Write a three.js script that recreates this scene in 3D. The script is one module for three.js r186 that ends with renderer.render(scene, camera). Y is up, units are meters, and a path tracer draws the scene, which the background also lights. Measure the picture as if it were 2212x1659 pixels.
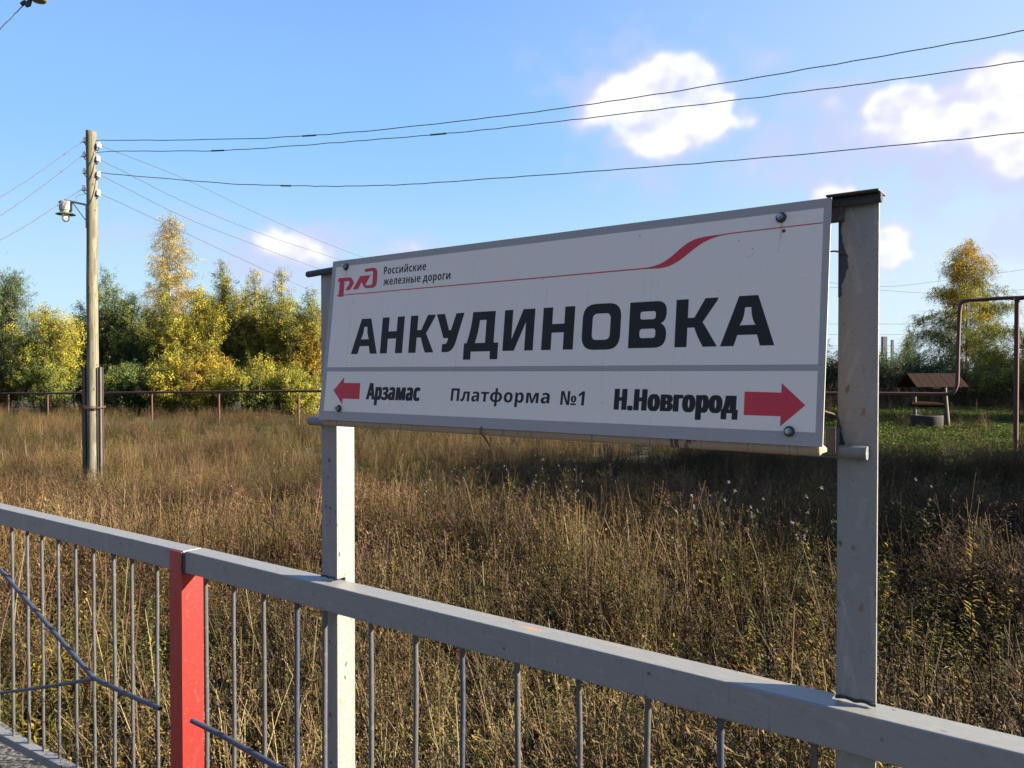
import * as THREE from 'three';
import { mergeGeometries } from 'three/addons/utils/BufferGeometryUtils.js';
import { RoundedBoxGeometry } from 'three/addons/geometries/RoundedBoxGeometry.js';
import { ImprovedNoise } from 'three/addons/math/ImprovedNoise.js';

// ---------------------------------------------------------------- camera, sky, sun, exposure
const scene = new THREE.Scene();
const F = 1680, CX = 1106, CY = 829.5, PITCH = Math.atan(24.5 / F), EYE = 1.7;   // photograph measured at 2212 x 1659
const camera = new THREE.PerspectiveCamera(2 * Math.atan(CY / F) * 180 / Math.PI, 4 / 3, 0.05, 6000);
camera.position.set(0, EYE, 0);
camera.rotation.x = -PITCH;
const renderer = new THREE.WebGLRenderer({ antialias: true });
renderer.toneMapping = THREE.LinearToneMapping;
renderer.toneMappingExposure = 5.2;
renderer.shadowMap.enabled = true;

const SUN_EL = 23 * Math.PI / 180, SUN_BACK = 8 * Math.PI / 180;
const sunDir = new THREE.Vector3(Math.cos(SUN_EL) * Math.cos(SUN_BACK), Math.sin(SUN_EL), Math.cos(SUN_EL) * Math.sin(SUN_BACK));
const sun = new THREE.DirectionalLight(new THREE.Color().setRGB(1, 0.905, 0.715), 5);
sun.position.copy(sunDir).multiplyScalar(80);
sun.castShadow = true;
sun.shadow.mapSize.set(4096, 4096);
Object.assign(sun.shadow.camera, { left: -50, right: 50, top: 40, bottom: -40, near: 1, far: 200 });
scene.add(sun, sun.target);

function mulberry(a) { return () => { a = (a + 0x6d2b79f5) | 0; let t = Math.imul(a ^ (a >>> 15), 1 | a); t = (t + Math.imul(t ^ (t >>> 7), 61 | t)) ^ t; return ((t ^ (t >>> 14)) >>> 0) / 4294967296; }; }
let rnd = mulberry(7);
const R = (a, b) => a + (b - a) * rnd();
const perlin = new ImprovedNoise(), N3 = (x, y, z) => perlin.noise(x + 137.3, y + 51.7, z + 211.9);
const fbm = (x, y, z, o = 5) => { let s = 0, a = 0.5, f = 1; for (let i = 0; i < o; i++) { s += a * N3(x * f, y * f, z * f); a *= 0.52; f *= 2.03; } return s; };
const sm = THREE.MathUtils.smoothstep, lerp = THREE.MathUtils.lerp, clamp = THREE.MathUtils.clamp;
const lin = (r, g, b) => new THREE.Color().setRGB(r / 255, g / 255, b / 255, THREE.SRGBColorSpace).toArray();

// direction of a photo pixel with horizontal forward depth 1
function dirOf(px, py) {
  const a = (px - CX) / F, b = -(py - CY) / F, c = Math.cos(PITCH), s = Math.sin(PITCH);
  const y = b * c - s, z = -b * s - c;
  return [a / -z, y / -z];
}
function at(px, py, d) { const [a, b] = dirOf(px, py); return new THREE.Vector3(a * d, EYE + b * d, -d); }

// the sky: blue air that pales towards the horizon and towards the sun, with fair weather clouds
{
  const W = 2048, H = 1024, data = new Float32Array(W * H * 4);
  const SKY = 0.197, Z0 = lin(104, 140, 250), Z1 = lin(150, 204, 255), Z2 = lin(206, 238, 255), S1 = lin(214, 236, 255), S2 = lin(246, 251, 255);
  const ang = (px, py) => { const [a, b] = dirOf(px, py), az = Math.atan(a); return [az, Math.atan(b * Math.cos(az))]; };
  const blobs = [];
  const bl = (px, py, rx, ry, dens, soft) => { const [a, e] = ang(px, py), k = Math.cos(a); blobs.push([a, e, rx / F * k * k, ry / F * k, dens, soft]); };
  const lump = (px, py, r, d = 1) => bl(px, py, r * 1.12, r, d, 0);
  for (const l of [[1440, 158, 46], [1492, 166, 42], [1400, 182, 42], [1352, 200, 40, 0.7], [1505, 215, 60], [1550, 245, 40], [1442, 222, 76], [1400, 262, 54], [1452, 288, 38], [1528, 275, 34], [1320, 232, 42, 0.5], [1286, 248, 46, 0.42], [1250, 258, 40, 0.3], [1360, 285, 40, 0.4], [2030, 300, 62, 0.38], [2095, 292, 70, 0.36], [1880, 300, 60, 0.32], [2060, 246, 44, 0.34], [1840, 262, 40, 0.3], [2120, 372, 66, 0.3], [1600, 268, 20, 0.5], [1628, 262, 16, 0.45],
    [1952, 200, 40], [1976, 236, 40], [1930, 252, 46], [1898, 238, 30, 0.8], [1990, 275, 38, 0.8], [1800, 216, 22, 0.6], [2182, 262, 54], [2220, 232, 52], [2240, 300, 70], [2150, 280, 34, 0.8], [2200, 352, 46, 0.7], [2090, 178, 30, 0.55], [2128, 166, 34, 0.6], [2184, 152, 40, 0.7], [2052, 190, 22, 0.4], [1640, 135, 26, 0.35], [1672, 130, 20, 0.3],
    [592, 516, 32, 0.9], [632, 532, 36, 0.9], [676, 548, 30, 0.85], [552, 524, 26, 0.6], [712, 556, 22, 0.6], [1790, 426, 32], [1832, 420, 26], [1755, 430, 18, 0.7], [1900, 522, 42], [1926, 556, 40], [1936, 528, 36], [1622, 362, 22, 0.28], [1655, 372, 18, 0.24], [415, 465, 26, 0.3], [455, 470, 20, 0.25], [860, 540, 30, 0.5], [900, 545, 22, 0.4]]) lump(...l);
  bl(1310, 235, 120, 80, 0.42, 0.9); bl(1420, 235, 190, 130, 0.3, 0.9);
  bl(1900, 320, 260, 95, 0.5, 1); bl(2100, 330, 240, 130, 0.75, 1); bl(1980, 270, 170, 80, 0.55, 0.9); bl(2250, 400, 200, 80, 0.6, 0.9); bl(1810, 225, 120, 55, 0.4, 0.8); bl(2110, 200, 160, 70, 0.4, 0.8); bl(1620, 365, 120, 45, 0.2, 0.9); bl(2190, 500, 130, 60, 0.3, 1); bl(1640, 135, 90, 34, 0.25, 0.9);
  bl(610, 535, 170, 62, 0.45, 0.9); bl(430, 470, 120, 32, 0.25, 0.9); bl(280, 508, 100, 24, 0.2, 0.9); bl(690, 590, 140, 38, 0.35, 0.9); bl(860, 545, 100, 26, 0.3, 0.9); bl(790, 505, 60, 20, 0.25, 0.9);
  for (let i = 0; i < 40; i++) {                                     // more of the same clouds outside the frame
    let a = R(-Math.PI, Math.PI); if (Math.abs(a) < 0.75) a += Math.PI; if (a > Math.PI) a -= 2 * Math.PI;
    const el = R(0.05, 0.75), w = R(0.06, 0.16), hh = R(0.03, 0.07); blobs.push([a, el, w * 1.3, hh * 1.3, 0.5, 0.9]); for (let q = 0; q < 7; q++) { const k = R(0.3, 0.55); blobs.push([a + R(-0.7, 0.7) * w, el + R(-0.6, 0.6) * hh, w * k, hh * k * 1.3, 1, 0]); }
  }
  const cover = (az, el, x, y, z, veil) => {
    let c = 0, n = null, sum = 0, top = 0, wa = az, we = el;
    for (const b of blobs) {
      if ((b[5] >= 0.65) !== veil) continue;
      let da = wa - b[0]; if (da > Math.PI) da -= 2 * Math.PI; if (da < -Math.PI) da += 2 * Math.PI;
      if (Math.abs(da) > 3.2 * b[2] || Math.abs(we - b[1]) > 3.2 * b[3]) continue;
      if (n === null) { n = fbm(x * 7, y * 10, z * 7, 7) * 1.6 + fbm(x * 26, y * 34, z * 26, 5) * 0.95; if (!veil) { const sx = 0.011 * fbm(x * 38, y * 38, z * 38 + 9, 4), sy = 0.011 * fbm(x * 38 + 7, y * 38, z * 38, 4); wa += sx; we += sy; da += sx; } }
      const q = (da / b[2]) ** 2 + ((we - b[1]) / b[3]) ** 2;
      if (veil) { const v = 1 - Math.sqrt(q) + n * 1.1; c = Math.max(c, sm(v, -0.45, 0.8) * Math.min(1, b[4] * 1.7)); }
      else { const w = Math.exp(-0.95 * q); sum += w * b[4]; top = Math.max(top, w * b[4]); }
    }
    return veil ? c : sum > 0.02 ? sm(0.85 * Math.min(sum, 1.2) + 0.5 * n * Math.min(1, sum * 1.8), 0.16, 0.98) : 0;
  };
  for (let row = 0; row < H; row++) {
    const el = ((row + 0.5) / H - 0.5) * Math.PI, y = Math.sin(el), ce = Math.cos(el);
    for (let col = 0; col < W; col++) {
      const ro = ((col + 0.5) / W - 0.5) * 2 * Math.PI, x = Math.cos(ro) * ce, z = Math.sin(ro) * ce, az = Math.atan2(x, -z);
      const e = Math.max(0, el), o = (row * W + col) * 4;
      const toSun = x * sunDir.x + y * sunDir.y + z * sunDir.z, w = sm(toSun, -0.15, 0.95), k1 = sm(e, 0.02, 0.3), k2 = sm(e, 0.22, 0.75);
      const veil = el > -0.02 ? cover(az, el, x, y, z, true) : 0, puff = el > -0.02 ? cover(az, el, x, y, z, false) : 0;
      const shadeN = puff > 0 ? fbm(x * 30, y * 40, z * 30, 4) + 0.6 * fbm(x * 10, y * 13, z * 10 + 4, 2) : 0;
      const aureole = 1 + 1.6 * Math.exp(-(1 - toSun) * 14);
      for (let c = 0; c < 3; c++) {
        const left = lerp(lerp(Z2[c], Z1[c], k1), Z0[c], k2), right = lerp(lerp(S2[c], lerp(S1[c], S2[c], 0.2), k1), Z1[c], k2);
        let v = lerp(left, right, w) * aureole;
        v = lerp(v, [0.63, 0.66, 0.95][c], veil * 0.85);
        v = lerp(v, lerp([0.74, 0.755, 0.97][c], 1.04, sm(puff + 1.1 * shadeN, 0.4, 1.1)), puff);
        data[o + c] = (el < -0.02 ? v * 0.35 : v) * SKY;
      }
      data[o + 3] = 1;
    }
  }
  const t = new THREE.DataTexture(data, W, H, THREE.RGBAFormat, THREE.FloatType);
  t.mapping = THREE.EquirectangularReflectionMapping; t.magFilter = THREE.LinearFilter; t.minFilter = THREE.LinearFilter; t.needsUpdate = true;
  scene.background = t; scene.environment = t;
}

// ---------------------------------------------------------------- helpers
const used = {};
function numbered(n) { const k = used[n] = (used[n] ?? -1) + 1; return k ? n + '_' + String(k).padStart(3, '0') : n; }
function thing(name, label, category, pos = [0, 0, 0], group) {
  const o = new THREE.Group(); o.name = numbered(name); o.position.set(...(pos.isVector3 ? pos.toArray() : pos)); o.userData = { label, category };
  if (group) o.userData.group = group;
  scene.add(o); return o;
}
function part(name, geo, mat, parent, label) { const m = new THREE.Mesh(geo, mat); m.name = name; if (label) m.userData.label = label; parent.add(m); return m; }
function single(name, geo, mat, label, category, group) { const m = new THREE.Mesh(geo, mat); m.name = numbered(name); m.userData = { label, category }; if (group) m.userData.group = group; scene.add(m); return m; }
function structure(name, geo, mat) { const m = new THREE.Mesh(geo, mat); m.name = name; m.userData.kind = 'structure'; scene.add(m); return m; }
const merge = (l) => mergeGeometries(l.map((g) => g.index ? g.toNonIndexed() : g), false);
// uv in metres, by the way each face points
function boxUV(g) {
  g = g.index ? g.toNonIndexed() : g;
  const p = g.attributes.position, n = g.attributes.normal, uv = new Float32Array(p.count * 2);
  for (let i = 0; i < p.count; i++) {
    const ax = Math.abs(n.getX(i)), ay = Math.abs(n.getY(i)), az = Math.abs(n.getZ(i));
    const [u, v] = ax >= ay && ax >= az ? [p.getZ(i) + 0.37, p.getY(i)] : ay >= az ? [p.getX(i), p.getZ(i) + 0.61] : [p.getX(i), p.getY(i)];
    uv[i * 2] = u; uv[i * 2 + 1] = v;
  }
  g.setAttribute('uv', new THREE.BufferAttribute(uv, 2)); return g;
}
const box = (x0, x1, y0, y1, z0, z1, r = 0.002) => boxUV(new RoundedBoxGeometry(x1 - x0, y1 - y0, z1 - z0, 1, Math.min(r, (x1 - x0) / 3, (y1 - y0) / 3, (z1 - z0) / 3)).translate((x0 + x1) / 2, (y0 + y1) / 2, (z0 + z1) / 2));
function rod(a, b, r0, r1 = r0, seg = 8) {
  const A = new THREE.Vector3(...a), B = new THREE.Vector3(...b), d = B.clone().sub(A), L = d.length();
  const g = new THREE.CylinderGeometry(r1, r0, L, seg, 1);
  g.applyQuaternion(new THREE.Quaternion().setFromUnitVectors(new THREE.Vector3(0, 1, 0), d.normalize()));
  const m = A.add(B).multiplyScalar(0.5); return g.translate(m.x, m.y, m.z);
}
const tube = (pts, r, n = 24, seg = 6) => new THREE.TubeGeometry(new THREE.CatmullRomCurve3(pts.map((p) => p.isVector3 ? p : new THREE.Vector3(...p))), n, r, seg, false);
const lathe = (pts, seg = 16) => new THREE.LatheGeometry(pts.map(([r, y]) => new THREE.Vector2(r, y)), seg);
function canvasTex(w, h, draw, srgb = true, rep) {
  const c = document.createElement('canvas'); c.width = w; c.height = h; draw(c.getContext('2d'), w, h);
  const t = new THREE.CanvasTexture(c); if (srgb) t.colorSpace = THREE.SRGBColorSpace;
  t.wrapS = t.wrapT = THREE.RepeatWrapping; if (rep) t.repeat.set(...rep); return t;
}
function noiseTex(w, h, fn, srgb, rep) {     // fn(x, y) -> [r, g, b] 0..255; x and y wrap
  const d = new Uint8Array(w * h * 4);
  for (let y = 0; y < h; y++) for (let x = 0; x < w; x++) { const c = fn(x / w, y / h), o = (y * w + x) * 4; d[o] = clamp(c[0], 0, 255); d[o + 1] = clamp(c[1], 0, 255); d[o + 2] = clamp(c[2], 0, 255); d[o + 3] = 255; }
  const t = new THREE.DataTexture(d, w, h); t.magFilter = THREE.LinearFilter; t.minFilter = THREE.LinearMipmapLinearFilter; t.generateMipmaps = true;
  if (srgb) t.colorSpace = THREE.SRGBColorSpace; t.wrapS = t.wrapT = THREE.RepeatWrapping; if (rep) t.repeat.set(...rep); t.needsUpdate = true; return t;
}
// tiling noise on a torus-like blend
const tn = (x, y, f, s = 0) => { const a = (u, v) => fbm(u * f, v * f, s, 4), wx = x, wy = y; return lerp(lerp(a(x, y), a(x - 1, y), wx), lerp(a(x, y - 1), a(x - 1, y - 1), wx), wy); };

// ---------------------------------------------------------------- materials
const paintBump = noiseTex(256, 256, (x, y) => { const v = 128 + 200 * tn(x, y, 30, 3) + 90 * tn(x, y, 9, 5); return [v, v, v]; }, false, [3, 3]);
const grungePaint = (base, chips) => canvasTex(1024, 1024, (c, w, h) => {
  c.fillStyle = base; c.fillRect(0, 0, w, h);
  const r = mulberry(chips);
  for (let i = 0; i < 2600; i++) { const a = r(); c.fillStyle = a < 0.5 ? 'rgba(60,55,48,' + (0.03 + 0.1 * r()) + ')' : 'rgba(180,178,170,' + (0.03 + 0.07 * r()) + ')'; c.beginPath(); c.ellipse(r() * w, r() * h, 1 + 14 * r() * r(), 1 + 9 * r() * r(), r() * 3, 0, 7); c.fill(); }
  for (let i = 0; i < 300; i++) { c.fillStyle = 'rgba(40,38,40,' + (0.25 + 0.5 * r()) + ')'; const s = 0.7 + 2.2 * r() * r(); c.fillRect(r() * w, r() * h, s, s * (1 + 3 * r())); }
  for (let i = 0; i < 90; i++) { const x = r() * w, y = r() * h; c.fillStyle = r() < 0.6 ? 'rgba(30,28,30,' + (0.35 + 0.4 * r()) + ')' : 'rgba(96,58,36,' + (0.3 + 0.4 * r()) + ')'; c.beginPath(); for (let q = 0; q < 7; q++) { const a = q / 7 * 6.28, k = (2 + 6 * r()) * (0.6 + 0.8 * r()); c.lineTo(x + Math.cos(a) * k, y + Math.sin(a) * k * 1.6); } c.fill(); }
  for (let i = 0; i < 160; i++) { c.strokeStyle = r() < 0.5 ? 'rgba(70,66,60,' + (0.04 + 0.08 * r()) + ')' : 'rgba(190,186,176,' + (0.04 + 0.07 * r()) + ')'; c.lineWidth = 4 + 14 * r(); const x = r() * w, y = r() * h; c.beginPath(); c.moveTo(x, y); c.lineTo(x + 60 * (r() - 0.5), y + 30 + 120 * r()); c.stroke(); }
  for (let i = 0; i < 26; i++) { const x = r() * w, y = r() * h; c.strokeStyle = 'rgba(50,45,42,' + (0.15 + 0.3 * r()) + ')'; c.lineWidth = 0.8 + r(); c.beginPath(); c.moveTo(x, y); c.quadraticCurveTo(x + 12 * (r() - 0.5), y + 14 * r(), x + 18 * (r() - 0.5), y + 40 * r()); c.stroke(); }
}, true, [1.4, 1.4]);
const M = {};
const std = (o) => new THREE.MeshStandardMaterial(o);
M.grey = std({ map: grungePaint('#6b6a67', 11), roughness: 0.5, bumpMap: paintBump, bumpScale: 0.0012 });
M.red = std({ map: grungePaint('#8c1915', 23), roughness: 0.4, bumpMap: paintBump, bumpScale: 0.0004 });
M.rod = std({ map: grungePaint('#3b3b3d', 31), roughness: 0.5, bumpMap: paintBump, bumpScale: 0.001 });
M.brace = std({ map: grungePaint('#2b303f', 37), roughness: 0.5, bumpMap: paintBump, bumpScale: 0.001 });
M.weld = std({ map: grungePaint('#3b3733', 41), roughness: 0.7, bumpMap: paintBump, bumpScale: 0.004 });
M.darkBar = std({ map: grungePaint('#27282b', 43), roughness: 0.6, bumpMap: paintBump, bumpScale: 0.002 });
M.stub = std({ map: grungePaint('#565a59', 47), roughness: 0.45, bumpMap: paintBump, bumpScale: 0.001 });
M.bluePaint = std({ color: '#161a33', roughness: 0.5 });
M.steel = std({ color: '#8f9194', roughness: 0.45, metalness: 0.8 });
M.rubber = std({ color: '#1d1d20', roughness: 0.6 });
const rustTex = (a, b, seed) => noiseTex(256, 256, (x, y) => { const n = clamp(0.5 + 1.6 * tn(x, y, 7, seed), 0, 1), m = 30 * tn(x, y, 40, seed + 2); return [lerp(a[0], b[0], n) + m, lerp(a[1], b[1], n) + m, lerp(a[2], b[2], n) + m]; }, true, [2, 2]);
M.pipe = std({ map: rustTex([80, 38, 29], [54, 30, 26], 4), roughness: 0.72 });
M.rust = std({ map: rustTex([92, 58, 40], [58, 40, 32], 8), roughness: 0.85 });
M.channel = std({ map: rustTex([88, 80, 72], [62, 55, 50], 12), roughness: 0.85 });
M.porcelain = std({ color: '#e6e8ee', roughness: 0.22 });
M.iron = std({ color: '#2a2a2e', roughness: 0.7 });
M.wire = std({ color: '#34363c', roughness: 0.6 });
M.lampCase = std({ map: rustTex([140, 136, 134], [116, 112, 108], 15), roughness: 0.55 });
M.lampShade = std({ color: '#59613a', roughness: 0.4 });
M.opal = std({ color: '#f4f4f0', roughness: 0.25 });
M.wellWood = std({ map: rustTex([84, 77, 68], [60, 55, 49], 19), roughness: 0.9 });
M.wellRoof = new THREE.MeshPhysicalMaterial({ map: rustTex([46, 32, 28], [34, 26, 23], 22), roughness: 1, specularIntensity: 0.1 });
M.wellRing = std({ map: rustTex([40, 38, 36], [28, 27, 26], 25), roughness: 0.95 });
M.concretePost = std({ color: '#76746f', roughness: 0.95 });
M.leaf = new THREE.MeshPhysicalMaterial({ vertexColors: true, roughness: 0.9, transmission: 0.4, thickness: 0, side: THREE.DoubleSide, specularIntensity: 0.35 });
M.blade = new THREE.MeshPhysicalMaterial({ vertexColors: true, roughness: 0.9, side: THREE.DoubleSide, specularIntensity: 0.35 });
M.bark = std({ map: noiseTex(128, 256, (x, y) => { const v = 70 + 120 * tn(x, y, 12, 2); return [v, v * 0.92, v * 0.82]; }, true), roughness: 0.95 });
M.birchBark = std({ map: noiseTex(128, 256, (x, y) => { const k = tn(x, y * 0.5, 16, 6) > 0.12 ? 0.35 : 1; return [150 * k, 145 * k, 136 * k]; }, true), roughness: 0.85 });

// ---------------------------------------------------------------- ground
const TH = 36.8 * Math.PI / 180, K = 0.87, D0 = 1.597;
const DR = new THREE.Vector3(Math.cos(TH), 0, Math.sin(TH)), DV = new THREE.Vector3(Math.sin(TH), 0, -Math.cos(TH));
const railV = (x, z) => (x * DV.x + z * DV.z) / K - D0;                 // distance behind the railing's front, in railing units
const railPoint = (u, v, y) => new THREE.Vector3().addScaledVector(DR, u * K).addScaledVector(DV, (D0 + v) * K).setY(y);
function groundY(x, z) {
  const d = -z;
  let h = -0.62 + 0.11 * fbm(x * 0.12, 3, z * 0.12, 3) + 0.05 * fbm(x * 0.6, 9, z * 0.6, 2);
  h += 0.62 * sm(x, 2, 11) * sm(d, 17, 24.5) + 0.5 * sm(x, 4, 16) * sm(d, 27, 38);
  return h;
}
{
  const g = new THREE.BufferGeometry(), xs = [], zs = [], pos = [], uv = [], idx = [];
  const steps = (a, b, s) => { const o = []; for (let v = a; v <= b + 1e-6; v += s) o.push(v); return o; };
  xs.push(-3000, -1200, -500, -200, -110, -75, ...steps(-50, 50, 1), 75, 110, 200, 500, 1200, 3000);
  zs.push(-4000, -1500, -600, -250, -140, -100, -80, ...steps(-62, 12, 1), 20, 40, 100, 300, 1000);
  for (const z of zs) for (const x of xs) { pos.push(x, groundY(x, z), z); uv.push(x, z); }
  for (let j = 0; j < zs.length - 1; j++) for (let i = 0; i < xs.length - 1; i++) { const a = j * xs.length + i, b = a + 1, c = a + xs.length, d = c + 1; idx.push(a, c, b, b, c, d); }
  g.setAttribute('position', new THREE.Float32BufferAttribute(pos, 3)); g.setAttribute('uv', new THREE.Float32BufferAttribute(uv, 2)); g.setIndex(idx); g.computeVertexNormals();
  const soil = noiseTex(512, 512, (x, y) => { const n = tn(x, y, 6, 1), m = tn(x, y, 50, 4), gr = sm(n, -0.1, 0.2); return [lerp(54, 42, gr) + 60 * m, lerp(43, 46, gr) + 60 * m, lerp(28, 20, gr) + 40 * m]; }, true, [0.22, 0.22]);
  structure('ground', g, std({ map: soil, roughness: 1 }));
}
// the platform that the railing stands on
{
  const asphalt = noiseTex(512, 512, (x, y) => { const v = 66 + 20 * tn(x, y, 5, 7) + 190 * tn(x, y, 90, 2); return [v, v * 0.97, v * 0.93]; }, true, [0.5, 0.5]);
  const bump = noiseTex(512, 512, (x, y) => { const v = 128 + 380 * tn(x, y, 90, 2); return [v, v, v]; }, false, [0.5, 0.5]);
  const g = box(-26, 26, -1.1, 0, -0.14, 7, 0.01);
  const m = structure('platform', g, std({ map: asphalt, bumpMap: bump, bumpScale: 0.006, roughness: 0.95 }));
  m.position.copy(railPoint(0, 0, 0)); m.rotation.y = -TH;
  const st = new THREE.IcosahedronGeometry(1, 1), q = st.attributes.position; for (let i = 0; i < q.count; i++) { const k = 1 + 0.35 * N3(q.getX(i) * 2, q.getY(i) * 2, q.getZ(i) * 2); q.setXYZ(i, q.getX(i) * k, q.getY(i) * k * 0.6, q.getZ(i) * k); } st.computeVertexNormals();
  const grit = new THREE.InstancedMesh(st, std({ color: '#ffffff', roughness: 0.9 }), 900), mt = new THREE.Matrix4(), o = new THREE.Object3D();
  for (let i = 0; i < 900; i++) { o.position.copy(railPoint(R(-8, 1), -0.03 - 1.6 * rnd() ** 1.6, 0.002)); o.rotation.set(R(0, 3), R(0, 6), 0); o.scale.setScalar(R(0.002, 0.007)); o.updateMatrix(); grit.setMatrixAt(i, o.matrix); const v = R(0.12, 0.6); grit.setColorAt(i, new THREE.Color().setRGB(v, v * 0.97, v * 0.92)); }
  grit.name = 'gravel'; grit.userData = { kind: 'stuff', label: 'loose pale grit scattered on the dark platform', category: 'gravel' }; scene.add(grit);
}

// ---------------------------------------------------------------- railing, sign and red post (local axes: x along the railing, z towards the platform)
const Y = (rel) => EYE + rel * K;
function railThing(name, label, category, u) { const g = thing(name, label, category, railPoint(u, 0, 0)); g.rotation.y = -TH; return g; }
const RAIL_H = 0.083, RAIL_D = 0.078;
function railBar(u0, u1, y0, y1, uBase, h, d, mat, stains) {
  const L = (u1 - u0) * K, g = box(0, L, -h * K, 0, -d * K, 0, 0.004);
  g.rotateZ(Math.atan2((y1 - y0) * K, L)); g.translate((u0 - uBase) * K, Y(y0), 0);
  return g;
}
const rodGeo = (len, seed) => {
  const r = mulberry(seed), pts = []; for (let i = 0; i <= 6; i++) pts.push([(r() - 0.5) * 0.0026, -len * i / 6, (r() - 0.5) * 0.0026]);
  const g = tube(pts, 0.0069 * (0.92 + 0.16 * r()), 18, 8); const uv = g.attributes.uv; for (let i = 0; i < uv.count; i++) uv.setXY(i, uv.getX(i) * len, uv.getY(i) * 0.06 + seed * 0.13); return g;
};
const beadGeo = new THREE.SphereGeometry(0.0115, 9, 6); { const p = beadGeo.attributes.position; for (let i = 0; i < p.count; i++) { const k = 1 + 0.5 * N3(p.getX(i) * 160, p.getY(i) * 160, p.getZ(i) * 160); p.setXYZ(i, p.getX(i) * k, p.getY(i) * k * 0.7 - 0.003, p.getZ(i) * k); } beadGeo.computeVertexNormals(); }
const leftU = [-5.12, -4.94, -4.76, -4.58, -4.393, -4.21, -4.043, -3.874, -3.696, -3.528, -3.345, -3.193, -2.995];
const rightU = [-2.649, -2.472, -2.293, -2.114, -1.945, -1.757, -1.571, -1.391, -1.203, -1.013, -0.826, -0.649, -0.45, -0.27, -0.09, 0.09, 0.27, 0.45, 0.63];
const topY = (u) => u < -2.75 ? -0.672 + (u + 2.75) * 0.0105 : -0.668 + (u + 2.75) * 0.0045 + 0.006 * Math.sin((u + 2.75) * 1.15);
{
  const g = railThing('guard_railing', 'grey guard railing section beyond the red post, thin vertical bars and bent diagonal rods', 'railing', -2.79);
  part('top_rail', railBar(-5.6, -2.744, topY(-5.6), topY(-2.8), -2.79, RAIL_H, RAIL_D, M.grey), M.grey, g);
  part('lower_rail', railBar(-5.6, -2.8, -1.93, -1.74, -2.79, 0.04, 0.05, M.grey), M.grey, g);
  leftU.forEach((u, i) => { const y1 = topY(u) - RAIL_H, y0 = -1.93 + (u + 5.6) * 0.068; const m = part('baluster', rodGeo((y1 - y0) * K, 100 + i), M.rod, g); m.position.set((u + 2.79) * K, Y(y1), -0.035 * K); part('weld_bead', beadGeo, M.rod, m); });
  // bent rods welded across the bars: plane a little in front of the bars
  const on = (px, py, v = 0.02) => { const [a, b] = dirOf(px, py), r = new THREE.Vector3(a, b, -1), t = (D0 + v) / r.dot(DV); return [(r.dot(DR) * t + 2.79) * K, EYE + b * t * K, -v * K]; };
  part('brace_rod', tube([on(-160, 1045), on(0, 1230), on(100, 1346), on(203, 1465)], 0.0085, 30, 8), M.brace, g);
  part('brace_rod', tube([on(200, 1463), on(270, 1497), on(347, 1531)], 0.0085, 16, 8), M.brace, g);
  part('brace_rod', tube([on(-150, 1519), on(0, 1497), on(110, 1482), on(204, 1466)], 0.007, 20, 8), M.brace, g);
}
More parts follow.
